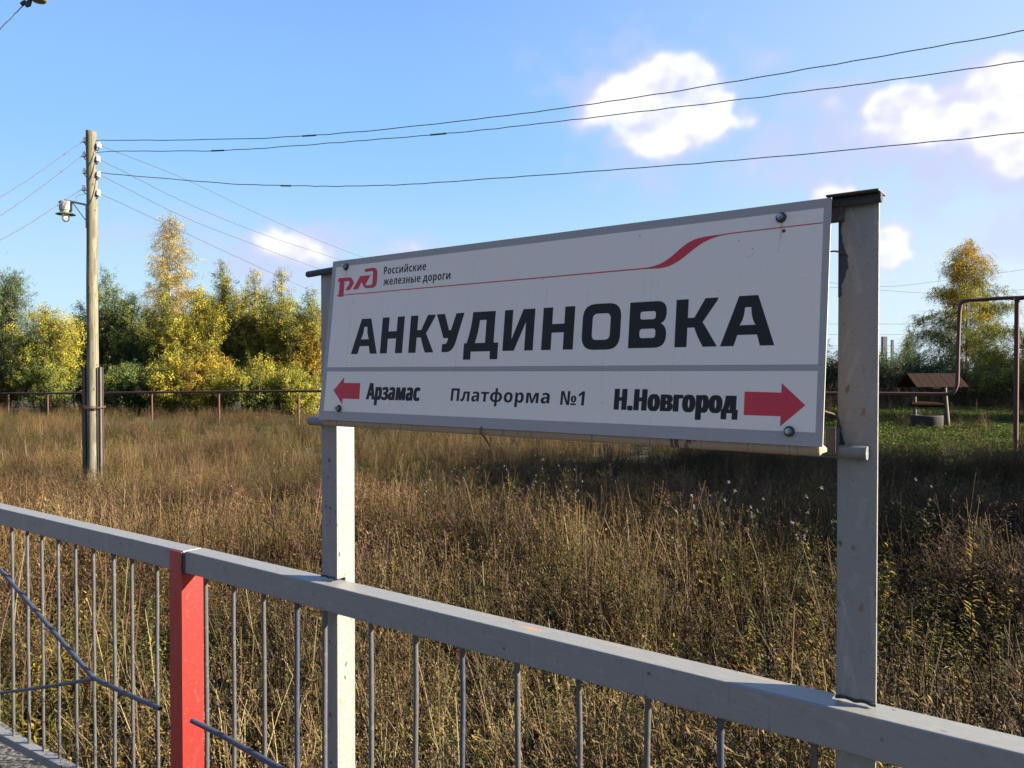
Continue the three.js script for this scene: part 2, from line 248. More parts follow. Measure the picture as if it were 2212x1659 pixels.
{
  const g = railThing('guard_railing', 'grey guard railing section carrying the station sign, with a rust stain on its top rail', 'railing', -2.7);
  const rail = railBar(-2.732, 1.2, topY(-2.7) - 0.004, -0.652, -2.7, RAIL_H, RAIL_D, M.grey);
  const rt = canvasTex(2048, 256, (c, w, h) => {
    c.fillStyle = '#6b6a67'; c.fillRect(0, 0, w, h); const r = mulberry(71);
    for (let i = 0; i < 5200; i++) { c.fillStyle = r() < 0.5 ? 'rgba(60,55,48,' + (0.02 + 0.07 * r()) + ')' : 'rgba(180,178,170,' + (0.02 + 0.06 * r()) + ')'; c.beginPath(); c.ellipse(r() * w, r() * h, 1 + 16 * r() * r(), 1 + 7 * r() * r(), r() * 0.5, 0, 7); c.fill(); }
    for (let i = 0; i < 420; i++) { c.fillStyle = 'rgba(45,40,40,' + (0.2 + 0.5 * r()) + ')'; const s = 0.6 + 1.7 * r() * r(); c.fillRect(r() * w, r() * h, s, s * (1 + 2 * r())); }
    for (let i = 0; i < 70; i++) { const x = r() * w, y = r() * h; c.fillStyle = r() < 0.6 ? 'rgba(34,32,33,' + (0.3 + 0.4 * r()) + ')' : 'rgba(104,62,38,' + (0.25 + 0.35 * r()) + ')'; c.beginPath(); for (let q = 0; q < 7; q++) { const a = q / 7 * 6.28, k = (1 + 2.6 * r()) * (0.6 + 0.8 * r()); c.lineTo(x + Math.cos(a) * k, y + Math.sin(a) * k * 1.3); } c.fill(); }
    for (let i = 0; i < 40; i++) { const x = r() * w, y = h * (0.5 + 0.45 * r()); c.strokeStyle = 'rgba(58,54,50,' + (0.1 + 0.2 * r()) + ')'; c.lineWidth = 0.8 + 1.4 * r(); c.beginPath(); c.moveTo(x, y); c.lineTo(x + 2 * (r() - 0.5), y + 12 + 50 * r()); c.stroke(); }
    // rust blooms in the paint: one clear patch, faint ones further along
    const rust = (x, y, n, sx, sy, a) => { for (let i = 0; i < n; i++) { const q = r() * 6.28, k = Math.sqrt(r()) * r(); c.fillStyle = 'rgba(' + (150 + 40 * r()) + ',' + (92 + 30 * r()) + ',50,' + a * (0.4 + r()) + ')'; c.beginPath(); c.ellipse(x + Math.cos(q) * k * sx, y + Math.sin(q) * k * sy, 1 + 3 * r(), 1 + 2 * r(), 0, 0, 7); c.fill(); } };
    const U = (u) => (u + 2.732) / 3.932 * w;
    rust(U(-1.19), 48, 420, 34, 15, 0.12); rust(U(-1.35), 24, 160, 90, 10, 0.06); rust(U(-0.95), 26, 260, 140, 12, 0.07); rust(U(-0.6), 22, 260, 110, 11, 0.08); rust(U(-0.1), 26, 120, 100, 16, 0.05);
  }, true);
  const p = rail.attributes.position, uv = rail.attributes.uv, nn = rail.attributes.normal;
  for (let i = 0; i < p.count; i++) { const s = p.getX(i) / (3.932 * K), top = nn.getY(i) > 0.6; uv.setXY(i, s, top ? 1 - 0.4 * (-p.getZ(i) / (RAIL_D * K)) * -1 - 0.4 : 0.5 * clamp((p.getY(i) - 1.0) / 0.15, 0, 1)); }
  for (let i = 0; i < p.count; i++) if (nn.getY(i) > 0.6) uv.setY(i, 0.62 + 0.36 * clamp(-p.getZ(i) / (RAIL_D * K), 0, 1));
  part('top_rail', rail, std({ map: rt, roughness: 0.45 }), g);
  part('lower_rail', railBar(-2.7, 1.2, -1.8, -1.8, -2.7, 0.04, 0.05, M.grey), M.grey, g);
  rightU.forEach((u, i) => { const y1 = topY(u) - RAIL_H, m = part('baluster', rodGeo((y1 + 1.8) * K, 200 + i), i % 4 === 3 ? M.brace : M.rod, g); m.position.set((u + 2.7) * K, Y(y1), -(i === 4 ? 0.012 : 0.035) * K); part('weld_bead', beadGeo, M.rod, m); });
  const on = (px, py, v = 0.012) => { const [a, b] = dirOf(px, py), r = new THREE.Vector3(a, b, -1), t = (D0 + v) / r.dot(DV); return [(r.dot(DR) * t + 2.7) * K, EYE + b * t * K, -v * K]; };
  part('brace_rod', tube([on(414, 1556, -0.012), on(470, 1584), on(530, 1618), on(640, 1680), on(760, 1760)], 0.0085, 20, 8), M.brace, g);
}
// the red post where the two rails meet
{
  const g = railThing('railing_post', 'bright red steel angle post between the two grey railing sections', 'post', -2.75);
  const y1 = Y(topY(-2.8)) - 0.001;
  const sh = new THREE.Shape(); const w = 0.085 * K, t = 0.0075; sh.moveTo(-w, 0); sh.lineTo(0, 0); sh.lineTo(0, w); sh.lineTo(-t, w); sh.lineTo(-t, t); sh.lineTo(-w, t);
  // lower body: an angle, its second leg set back under the rail
  const low = new THREE.ExtrudeGeometry(sh, { depth: y1 - RAIL_H * K - 0.02, bevelEnabled: true, bevelSize: 0.001, bevelThickness: 0.001, bevelSegments: 1 });
  low.rotateX(-Math.PI / 2); low.translate(0.004, 0.02, 0.0035);
  part('post_body', boxUV(low), M.red, g);
  part('post_tab', box(-w + 0.004, 0.001, y1 - RAIL_H * K - 0.003, y1 - 0.003, 0.0008, 0.0045, 0.0008), M.red, g);
  part('base_plate', box(-0.1, 0.05, 0.001, 0.012, -0.11, 0.03), M.red, g);
  const weld = tube([[0.006, y1 - 0.004, 0.004], [0.009, y1 - 0.02, 0.0045], [0.006, y1 - 0.05, 0.0045], [0.01, y1 - RAIL_H * K, 0.0045]], 0.0045, 16, 6); part('weld_bead', weld, M.weld, g);
}
// the station sign
const SW = 1468, SH = 487;
function signFace() {
  return canvasTex(2048, 680, (c, w, h) => {
    c.scale(w / SW, h / SH);
    c.fillStyle = '#85827e'; c.fillRect(0, 0, SW, SH);
    c.fillStyle = '#c0b8ac'; c.fillRect(17, 19, 1437, 309); c.fillRect(19, 341, 1435, 119);
    // fine dirt and print grain
    const r = mulberry(5);
    for (let i = 0; i < 5000; i++) { c.fillStyle = r() < 0.5 ? 'rgba(90,88,96,' + 0.06 * r() + ')' : 'rgba(255,255,255,' + 0.08 * r() + ')'; c.beginPath(); c.ellipse(r() * SW, r() * SH, 0.5 + 5 * r() * r(), 0.5 + 3 * r() * r(), r() * 3, 0, 7); c.fill(); }
    const red = '#a83038';
    c.fillStyle = red;
    const P = (...l) => { c.beginPath(); l.forEach(([x, y], i) => i ? c.lineTo(x, y) : c.moveTo(x, y)); c.closePath(); c.fill(); };
    // thin line with the ribbon
    P([30, 106.5], [1075, 107.5], [1075, 110.3], [30, 109.3]);
    c.beginPath(); c.moveTo(1070, 107.6); c.bezierCurveTo(1105, 106, 1120, 98, 1140, 83); c.bezierCurveTo(1165, 63, 1178, 52, 1215, 50.5); c.lineTo(1262, 48.8); c.lineTo(1262, 50.8); c.bezierCurveTo(1225, 53, 1205, 62, 1180, 80); c.bezierCurveTo(1150, 102, 1135, 111, 1105, 111.5); c.lineTo(1070, 110.3); c.closePath(); c.fill();
    P([1260, 48.6], [1453, 47.8], [1453, 50], [1260, 50.8]);
    // emblem
    c.save(); c.translate(31, 33);
    const e = (l, curve) => { c.beginPath(); c.moveTo(...l[0]); for (const q of l.slice(1)) q.length === 4 ? c.quadraticCurveTo(...q) : c.lineTo(...q); c.closePath(); c.fill(); };
    e([[0, 23], [4, 21.5], [52, 22], [62, 24, 68, 34], [74, 40, 70, 46], [57, 61], [36, 61], [50, 44], [55, 38, 49, 33], [30, 33], [30, 80], [8, 80], [8, 33], [0, 33]]);
    e([[97, 22], [117, 22], [93, 61], [69, 61]]);
    e([[116, 22], [143, 22], [127, 44], [120, 53, 131, 52], [146, 52], [152, 51, 152, 46], [152, 16], [152, 11, 146, 11], [116, 11], [116, 2], [150, 1], [171, 2, 171, 22], [171, 46], [170, 61, 152, 61], [128, 61], [116, 58, 108, 44], [106, 40, 108, 36]]);
    c.restore();
    // small lettering
    const text = (s, x0, x1, base, cap, o = {}) => {
      c.save(); c.font = (o.weight || 'bold') + ' 100px sans-serif'; c.textBaseline = 'alphabetic'; const m = c.measureText(s).width;
      c.translate(x0, base); if (o.skew) c.transform(1, 0, -o.skew, 1, 0, 0); c.scale((x1 - x0) / m, cap / 71.4); c.fillStyle = o.fill || '#1a1714';
      c.fillText(s, 0, 0); if (o.stroke) for (let q = -o.stroke; q <= o.stroke; q += 1) c.fillText(s, q, 0); c.restore();
    };
    text('Российские', 226, 397, 58, 22); text('железные дороги', 229, 490, 90, 22);
    text('Арзамас', 196, 406, 422, 47, { stroke: 5, skew: 0.06 });
    text('Платформа', 514, 838, 419, 33, { skew: 0.05 }); text('№1', 862, 939, 421, 33, { skew: 0.05 });
    text('Н.Новгород', 1009, 1297, 428, 47, { stroke: 6, skew: 0.02 });
    c.fillStyle = red;
    P([53, 398], [95, 357], [95, 375], [166, 375], [167, 422], [95, 422], [95, 439]);
    P([1312, 383], [1386, 384], [1386, 365], [1433, 408], [1386, 451], [1386, 431], [1312, 431]);
    // the large name, drawn letter by letter: cap line 185, base line 289
    c.fillStyle = '#171411'; const t = 185, b = 289, s = 28;
    const G = (x0, x1, fn) => fn(x0, x1);
    const rect = (x, y, ww, hh) => c.fillRect(x, y, ww, hh);
    const LA = (x0, x1) => { const m = (x0 + x1) / 2; c.beginPath(); c.moveTo(x0, b); c.lineTo(m - 20, t); c.lineTo(m + 20, t); c.lineTo(x1, b); c.lineTo(x1 - 29, b); c.lineTo(x1 - 36, b - 23); c.lineTo(x0 + 36, b - 23); c.lineTo(x0 + 29, b); c.closePath(); c.moveTo(m - 17, b - 43); c.lineTo(m + 17, b - 43); c.quadraticCurveTo(m + 8, t + 50, m + 6.5, t + 24); c.lineTo(m - 6.5, t + 24); c.quadraticCurveTo(m - 8, t + 50, m - 17, b - 43); c.closePath(); c.fill('evenodd'); };
    const LN = (x0, x1) => { rect(x0, t, s, b - t); rect(x1 - s, t, s, b - t); rect(x0 + s - 1, t + 41, x1 - x0 - 2 * s + 2, 21); };
    const LK = (x0, x1) => { rect(x0, t, s, b - t); c.beginPath(); c.moveTo(x0 + s - 1, t + 41); c.lineTo(x0 + 43, t + 41); c.lineTo(x1 - 29, t); c.lineTo(x1 - 1, t); c.lineTo(x1 - 1, t + 4); c.lineTo(x0 + 62, t + 51); c.lineTo(x1, b - 2); c.lineTo(x1, b); c.lineTo(x1 - 30, b); c.quadraticCurveTo(x0 + 50, t + 80, x0 + 44, t + 62); c.lineTo(x0 + s - 1, t + 62); c.closePath(); c.fill(); };
    const LU = (x0, x1) => { c.beginPath(); c.moveTo(x0, t); c.lineTo(x0 + 29, t); c.lineTo(x0 + 48, t + 45); c.lineTo(x0 + 55, t + 45); c.lineTo(x1 - 28, t); c.lineTo(x1, t); c.lineTo(x0 + 74, b - 24); c.quadraticCurveTo(x0 + 64, b, x0 + 44, b); c.lineTo(x0 + 27, b); c.lineTo(x0 + 27, b - 22); c.lineTo(x0 + 38, b - 22); c.quadraticCurveTo(x0 + 44, b - 22, x0 + 47, b - 38); c.lineTo(x0 + 30, b - 38); c.closePath(); c.fill(); };
    const LD = (x0, x1) => { c.beginPath(); c.moveTo(x0, b + 21); c.lineTo(x0, b - 22); c.lineTo(x0 + 9, b - 22); c.quadraticCurveTo(x0 + 22, t + 45, x0 + 24, t); c.lineTo(x1 - 15, t); c.lineTo(x1 - 15, b - 22); c.lineTo(x1, b - 22); c.lineTo(x1, b + 21); c.lineTo(x1 - 25, b + 21); c.lineTo(x1 - 25, b); c.lineTo(x0 + 25, b); c.lineTo(x0 + 25, b + 21); c.closePath(); c.moveTo(x0 + 37, b - 22); c.lineTo(x1 - 43, b - 22); c.lineTo(x1 - 43, t + 22); c.lineTo(x0 + 49, t + 22); c.quadraticCurveTo(x0 + 47, t + 55, x0 + 37, b - 22); c.closePath(); c.fill('evenodd'); };
    const LI = (x0, x1) => { rect(x0, t, 26, b - t); rect(x1 - 26, t, 26, b - t); c.beginPath(); c.moveTo(x0 + 25, b - 26); c.lineTo(x1 - 36, t); c.lineTo(x1 - 25, t); c.lineTo(x1 - 25, t + 30); c.lineTo(x0 + 36, b); c.lineTo(x0 + 25, b); c.closePath(); c.fill(); };
    const rr = (x, y, ww, hh, q) => { c.moveTo(x + q, y); c.lineTo(x + ww - q, y); c.quadraticCurveTo(x + ww, y, x + ww, y + q); c.lineTo(x + ww, y + hh - q); c.quadraticCurveTo(x + ww, y + hh, x + ww - q, y + hh); c.lineTo(x + q, y + hh); c.quadraticCurveTo(x, y + hh, x, y + hh - q); c.lineTo(x, y + q); c.quadraticCurveTo(x, y, x + q, y); c.closePath(); };
    const LO = (x0, x1) => { c.beginPath(); rr(x0, t - 2, x1 - x0, b - t + 4, 34); rr(x0 + 27, t + 21, x1 - x0 - 54, b - t - 42, 13); c.fill('evenodd'); };
    const LV = (x0, x1) => { c.beginPath(); c.moveTo(x0, t); c.lineTo(x0 + 66, t); c.quadraticCurveTo(x1 - 1, t, x1 - 1, t + 25); c.quadraticCurveTo(x1 - 1, t + 45, x1 - 14, t + 50); c.quadraticCurveTo(x1, t + 56, x1, b - 28); c.quadraticCurveTo(x1, b, x1 - 28, b); c.lineTo(x0, b); c.closePath(); rr(x0 + 27, t + 22, 38, 18, 6); rr(x0 + 27, t + 61, 39, 21, 7); c.fill('evenodd'); };
    LA(116, 226); LN(239, 328); LK(352, 445); LU(449, 547); LD(553, 667); LI(682, 776); LN(801, 892); LO(915, 1017); LV(1039, 1131); LK(1152, 1247); LA(1255, 1368);
    for (let i = 0; i < 46; i++) { const x = r() * SW, y = 15 + r() * 300, L = 30 + 130 * r(); c.strokeStyle = 'rgba(96,90,84,' + (0.03 + 0.07 * r()) + ')'; c.lineWidth = 0.8 + 3 * r() * r(); c.beginPath(); c.moveTo(x, y); c.lineTo(x + 2 * (r() - 0.5), y + L); c.stroke(); }
    for (const [x, y] of [[64, 26], [1372, 34]]) for (let i = 0; i < 9; i++) { c.strokeStyle = 'rgba(110,72,48,' + (0.08 + 0.12 * r()) + ')'; c.lineWidth = 0.8 + 1.4 * r(); c.beginPath(); c.moveTo(x + 12 * (r() - 0.5), y); c.lineTo(x + 13 * (r() - 0.5), y + 20 + 50 * r()); c.stroke(); }
    // small stains, scratches and a hole plugged with dirt
    c.fillStyle = '#2b2a2b'; c.beginPath(); c.arc(1378, 57, 3.6, 0, 7); c.fill();
    for (let i = 0; i < 34; i++) { c.fillStyle = 'rgba(50,46,50,' + (0.25 + 0.4 * r()) + ')'; c.beginPath(); c.ellipse(r() * SW, 20 + r() * 440, 0.8 + 1.1 * r(), 0.8 + 2 * r() * r(), r() * 3, 0, 7); c.fill(); }
    for (let i = 0; i < 16; i++) { const x = r() * SW, y = 30 + r() * 420; c.strokeStyle = 'rgba(95,92,100,' + (0.2 + 0.25 * r()) + ')'; c.lineWidth = 0.6; c.beginPath(); c.moveTo(x, y); c.quadraticCurveTo(x + 8 * r(), y + 5 * r(), x + 22 * (r() - 0.4), y - 12 * r()); c.stroke(); }
    c.strokeStyle = 'rgba(150,148,150,.9)'; c.lineWidth = 1.2; c.beginPath(); c.moveTo(1301, 103); c.quadraticCurveTo(1310, 107, 1318, 97); c.stroke();
  });
}
{
  const U0 = -1.147, g = railThing('station_sign', 'white railway station name board on two grey steel posts above the railing', 'sign', U0);
  const X = (u) => (u - U0) * K, Z = (v) => -v * K;
  const postY = -0.662, front = 0.046, W = 0.074 * K, T = 0.006;
  // the two angle posts: each leg turned inwards, seen edge-on at the right
  const angle = (u0, u1, inner, top, bottom) => {
    const a = box(X(u0), X(u1), bottom, top, Z(front) - T, Z(front), 0.0012);
    const s = inner > 0 ? [X(u1) - T, X(u1)] : [X(u0), X(u0) + T];
    return merge([a, box(s[0], s[1], bottom, top, Z(front) - W, Z(front) - T + 0.0005, 0.0012)]);
  };
  for (const [u0, u1, inner, top] of [[-1.999, -1.925, 1, 0.322], [-0.412, -0.337, -1, 0.345]]) {
    part('post', angle(u0, u1, inner, Y(top), Y(topY(u0)) + 0.001), M.grey, g);
    part('post_foot', angle(u0, u1, inner, Y(topY(u0) - RAIL_H) - 0.001, 0.0), M.grey, g);
    const fx = inner > 0 ? X(u1) - T : X(u0); part('post_web', box(fx, fx + T, Y(topY(u0) - RAIL_H) - 0.001, Y(topY(u0)) + 0.001, Z(front) - W, -RAIL_D * K - 0.002, 0.001), M.grey, g);
    const yb = Y(topY(u0)); part('weld_bead', merge([tube(Array.from({ length: 9 }, (_, i) => [lerp(X(u0), X(u1), i / 8), yb + 0.001 + 0.0025 * Math.abs(Math.sin(i * 2.3)), Z(front) + 0.0015 + 0.001 * Math.sin(i * 1.9)]), 0.003, 24, 6)]), M.weld, g);
  }
  // flakes of older blue paint on the right post
  const flake = (pts) => { const sh = new THREE.Shape(); pts.forEach(([x, y], i) => i ? sh.lineTo(x, y) : sh.moveTo(x, y)); return new THREE.ExtrudeGeometry(sh, { depth: 0.0006, bevelEnabled: false }).translate(X(-0.412), 0, Z(front) + 0.0002); };
  { const l = [], r = mulberry(9); for (let i = 0; i <= 30; i++) { const y = 0.325 - i * 0.0058; l.push([0.001 + (0.002 + 0.012 * Math.max(0, Math.sin((i - 8) / 22 * 3.4)) ** 2 + 0.006 * r() * r()) * (i < 8 ? 0.9 : 1), Y(y)]); } l.push([0, Y(0.325 - 0.174)], [0, Y(0.325)]); part('paint_flake', flake(l), M.bluePaint, g, 'dark blue old paint showing on the post'); }
  { const l = [], r = mulberry(19); for (let i = 0; i <= 12; i++) l.push([0.002 + 0.014 * (i / 12) ** 2 + 0.004 * r(), Y(-0.09 - i * 0.0055)]); l.push([0, Y(-0.157)], [0, Y(-0.09)]); part('paint_flake', flake(l), M.bluePaint, g, 'dark blue old paint showing on the post'); }
  // round bars across the posts, top and bottom
  const rp = 0.0165 * K;
  const bar = (name, u0, u1, y0, y1, v, mat, r, bend) => part(name, (() => { const q = []; const n = 6; for (let i = 0; i <= n; i++) { const u = lerp(u0, u1, i / n); q.push([X(u), Y(lerp(y0, y1, i / n)) + (bend && i === 0 ? -0.006 : 0), Z(v)]); } const tg = tube(q, r, 30, 10); const caps = [new THREE.SphereGeometry(r, 10, 6).translate(...q[0]), new THREE.SphereGeometry(r * 0.999, 10, 6).scale(0.3, 1, 1).translate(q[n][0], q[n][1] - Y(0) * 0, q[n][2])]; caps[1] = new THREE.CircleGeometry(r, 10).rotateY(Math.PI / 2).translate(...q[n]); return merge([tg, ...caps]); })(), mat, g);
  bar('cross_bar', -2.045, -0.33, 0.326, 0.338, 0.033, M.darkBar, rp * 0.62, true);
  bar('cross_bar', -2.03, -0.352, -0.15, -0.157, 0.03, M.stub, rp * 0.85, true);
  part('cap_strip', box(X(-0.428), X(-0.331), Y(0.3475), Y(0.3515), Z(0.075), Z(0.01), 0.001), M.weld, g);
  // old tin sign box behind the new face: cream enamel going to rust
  const tin = canvasTex(2048, 128, (c, w, h) => {
    c.fillStyle = '#7d6c57'; c.fillRect(0, 0, w, h); const r = mulberry(61);
    for (let i = 0; i < 2600; i++) { const x = r() * w, k = 0.35 + 0.65 * Math.abs(x / w - 0.45); c.fillStyle = 'rgba(' + (120 + 50 * r()) + ',' + (70 + 30 * r()) + ',40,' + 0.12 * r() * k * 1.6 + ')'; c.beginPath(); c.ellipse(x, r() * h, 3 + 30 * r() * r(), 2 + 12 * r() * r(), 0, 0, 7); c.fill(); }
    for (let i = 0; i < 26; i++) { const x = r() * w; c.fillStyle = 'rgba(60,34,22,' + (0.4 + 0.5 * r()) + ')'; c.fillRect(x, 0, 1 + 3 * r(), h * (0.3 + 0.7 * r())); }
    for (let i = 0; i < 60; i++) { c.fillStyle = 'rgba(45,28,20,.85)'; c.beginPath(); c.ellipse(1640 + 90 * (r() - 0.5), 64 + 70 * (r() - 0.5), 2 + 6 * r(), 2 + 4 * r(), r(), 0, 7); c.fill(); }
  });
  const prof = new THREE.Shape(); const zf = (y) => lerp(Z(0), Z(-0.053), (0.342 - y) / 0.484);
  prof.moveTo(zf(0.338) - 0.02, Y(0.338)); prof.lineTo(zf(0.338) - 0.004, Y(0.338)); prof.lineTo(zf(-0.14) - 0.004, Y(-0.14)); prof.lineTo(zf(-0.142) - 0.004, Y(-0.153)); prof.quadraticCurveTo(zf(-0.142) - 0.006, Y(-0.163), zf(-0.142) - 0.016, Y(-0.1555)); prof.lineTo(zf(-0.142) - 0.05, Y(-0.1555)); prof.lineTo(zf(-0.142) - 0.05, Y(-0.15)); prof.lineTo(zf(-0.14) - 0.02, Y(-0.14)); prof.closePath();
  const tg = new THREE.ExtrudeGeometry(prof, { depth: (1.468 - 0.02) * K, bevelEnabled: true, bevelSize: 0.002, bevelThickness: 0.004, bevelSegments: 2, curveSegments: 5 });
  tg.rotateY(-Math.PI / 2);                               // profile x -> z, depth -> -x
  { const p = tg.attributes.position; for (let i = 0; i < p.count; i++) p.setX(i, p.getX(i) + X(-0.413) - 0.01); tg.computeVertexNormals(); const uv = tg.attributes.uv; for (let i = 0; i < p.count; i++) uv.setXY(i, (p.getX(i) - X(-1.881)) / (1.468 * K), 0.5 + p.getY(i) * 2); }
  part('backing_box', tg, std({ map: tin, roughness: 0.6, bumpMap: paintBump, bumpScale: 0.001 }), g, 'rusty cream tin box behind the board');
  // face: thin sheet, leaning out at the foot, lower corner curling off
  const lean = Math.atan2(0.053, 0.484), H = SH / 1000 * K, Wd = SW / 1000 * K;
  const fg = new THREE.BoxGeometry(Wd, H, 0.003, 80, 30, 1), fp = fg.attributes.position;
  for (let i = 0; i < fp.count; i++) { const x = fp.getX(i) / Wd + 0.5, y = 0.5 - fp.getY(i) / H, cl = sm(0.06 - x, 0, 0.06) * sm(y, 0.3, 1); fp.setZ(i, fp.getZ(i) + 0.004 * cl + 0.0012 * N3(x * 6, y * 3, 1) * (x > 0.02 && x < 0.98 ? 1 : 0)); if (x < 0.05) fp.setX(i, fp.getX(i) - 0.001 * cl); }
  fg.computeVertexNormals();
  const faceMat = new THREE.MeshPhysicalMaterial({ map: signFace(), roughness: 0.55, specularIntensity: 0.5, bumpMap: paintBump, bumpScale: 0.0004 }), edge = std({ color: '#8d8c92', roughness: 0.5 });
  const face = part('name_board', fg, [edge, edge, edge, edge, faceMat, edge], g, 'white board with grey border, black station name and red arrows');
  face.rotation.x = -lean; face.position.set(X((-1.881 - 0.413) / 2), Y((0.342 - 0.142) / 2), (Z(0) + Z(-0.053)) / 2 + 0.0015);
  // bolts with washers
  for (const [sx, sy] of [[64, 22], [85, 452], [1372, 29], [1405, 460]]) {
    const bolt = thing('bolt', '', ''); scene.remove(bolt); bolt.userData = {}; used.bolt = undefined; bolt.name = 'bolt'; face.add(bolt);
    bolt.position.set((sx / SW - 0.5) * Wd, (0.5 - sy / SH) * H, 0.0025 + (sx < 100 && sy > 300 ? 0.001 : 0));
    part('washer', lathe([[0, 0], [0.0092, 0], [0.0092, 0.002], [0.0075, 0.0032], [0, 0.0035]], 20).rotateX(Math.PI / 2), M.rubber, bolt);
    part('hex_head', new THREE.CylinderGeometry(0.0054, 0.0058, 0.006, 6).rotateX(Math.PI / 2).translate(0, 0, 0.007), M.steel, bolt);
    part('stud', new THREE.CylinderGeometry(0.0036, 0.0036, 0.004, 10).rotateX(Math.PI / 2).translate(0, 0, 0.0125), M.steel, bolt);
  }
  // bits of tie wire between box and post
  part('tie_wire', tube([[X(-0.425), Y(0.235), Z(-0.005)], [X(-0.412), Y(0.24), Z(0.02)], [X(-0.398), Y(0.237), Z(0.044)]], 0.0016, 8, 5), M.rust, g);
  part('tie_wire', tube([[X(-0.42), Y(-0.075), Z(-0.02)], [X(-0.405), Y(-0.088), Z(0.02)], [X(-0.408), Y(-0.12), Z(0.04)], [X(-0.418), Y(-0.15), Z(0.02)]], 0.0016, 12, 5), M.rust, g);
  part('tie_wire', tube([[X(-1.25), Y(-0.138), Z(-0.056)], [X(-1.248), Y(-0.155), Z(-0.06)], [X(-1.245), Y(-0.17), Z(-0.045)], [X(-1.242), Y(-0.19), Z(-0.03)]], 0.002, 12, 5), M.rust, g);
  part('hanger_plate', box(X(-0.437), X(-0.4), Y(0.3), Y(0.338), Z(0.045), Z(0.03)), M.weld, g); part('hanger_plate', box(X(-0.424), X(-0.405), Y(-0.165), Y(-0.11), Z(0.04), Z(0.008)), M.weld, g);
}

// ---------------------------------------------------------------- plants: blade builder
class Plant {
  constructor() { this.p = []; this.c = []; this.i = []; }
  v(x, y, z, c) { this.p.push(x, y, z); this.c.push(c[0], c[1], c[2]); return this.p.length / 3 - 1; }
  // a tapering ribbon along points
  ribbon(pts, w0, w1, c0, c1, side) {
    const n = pts.length; let pa, pb;
    for (let k = 0; k < n; k++) {
      const t = k / (n - 1), q = pts[k], nx = pts[Math.min(k + 1, n - 1)], pv = pts[Math.max(k - 1, 0)];
      let sx, sz; if (side) { [sx, sz] = side; } else { sx = -(nx[2] - pv[2]); sz = nx[0] - pv[0]; const l = Math.hypot(sx, sz) || 1; sx /= l; sz /= l; }
      const w = lerp(w0, w1, t) / 2, c = [0, 1, 2].map((j) => lerp(c0[j], c1[j], t));
      if (k === n - 1 && w1 === 0) { const e = this.v(...q, c); this.i.push(pa, pb, e); } else { const a = this.v(q[0] - sx * w, q[1], q[2] - sz * w, c), b = this.v(q[0] + sx * w, q[1], q[2] + sz * w, c); if (k) this.i.push(pa, pb, a, a, pb, b); pa = a; pb = b; }
    }
  }
  blade(x, z, h, lean, yaw, w, c0, c1, y0 = 0, droop = 1) {
    const pts = []; for (let k = 0; k <= 3; k++) { const t = k / 3, o = lean * t * t; pts.push([x + Math.cos(yaw) * o, y0 + h * t - droop * 0.35 * lean * t * t * t, z + Math.sin(yaw) * o]); }
    const s = R(0, 6.28); this.ribbon(pts, w, 0, c0, c1, [Math.cos(s), Math.sin(s)]);
  }
  leaf(x, y, z, len, w, yaw, pitch, c, fold = 0.25) {   // two triangles folded along the midrib
    const cx = Math.cos(yaw), cz = Math.sin(yaw), cp = Math.cos(pitch), sp = Math.sin(pitch), m = 0.45 * len;
    const a = this.v(x, y, z, c), t = this.v(x + cx * cp * len, y + sp * len, z + cz * cp * len, c);
    const l = this.v(x + cx * cp * m - cz * w / 2, y + sp * m + fold * w, z + cz * cp * m + cx * w / 2, c), r = this.v(x + cx * cp * m + cz * w / 2, y + sp * m + fold * w, z + cz * cp * m - cx * w / 2, c);
    this.i.push(a, l, t, a, t, r);
  }
  geo() { const g = new THREE.BufferGeometry(); g.setAttribute('position', new THREE.Float32BufferAttribute(this.p, 3)); g.setAttribute('color', new THREE.Float32BufferAttribute(this.c, 3)); g.setIndex(this.i); g.computeVertexNormals(); return g; }
}
const jit = (c, k = 0.2) => { const m = 0.225 * R(1 - k, 1 + k); return [c[0] * m * R(0.93, 1.07), c[1] * m, c[2] * m * R(0.9, 1.1)]; };
const TAN = [0.38, 0.25, 0.1], STRAW = [0.5, 0.37, 0.15], BROWN = [0.19, 0.11, 0.05], ROSE = [0.3, 0.175, 0.09], DGREEN = [0.06, 0.085, 0.022], GGREEN = [0.11, 0.15, 0.03], YEL = [0.42, 0.29, 0.035], RUSTC = [0.26, 0.085, 0.03], YGREEN = [0.2, 0.2, 0.035];
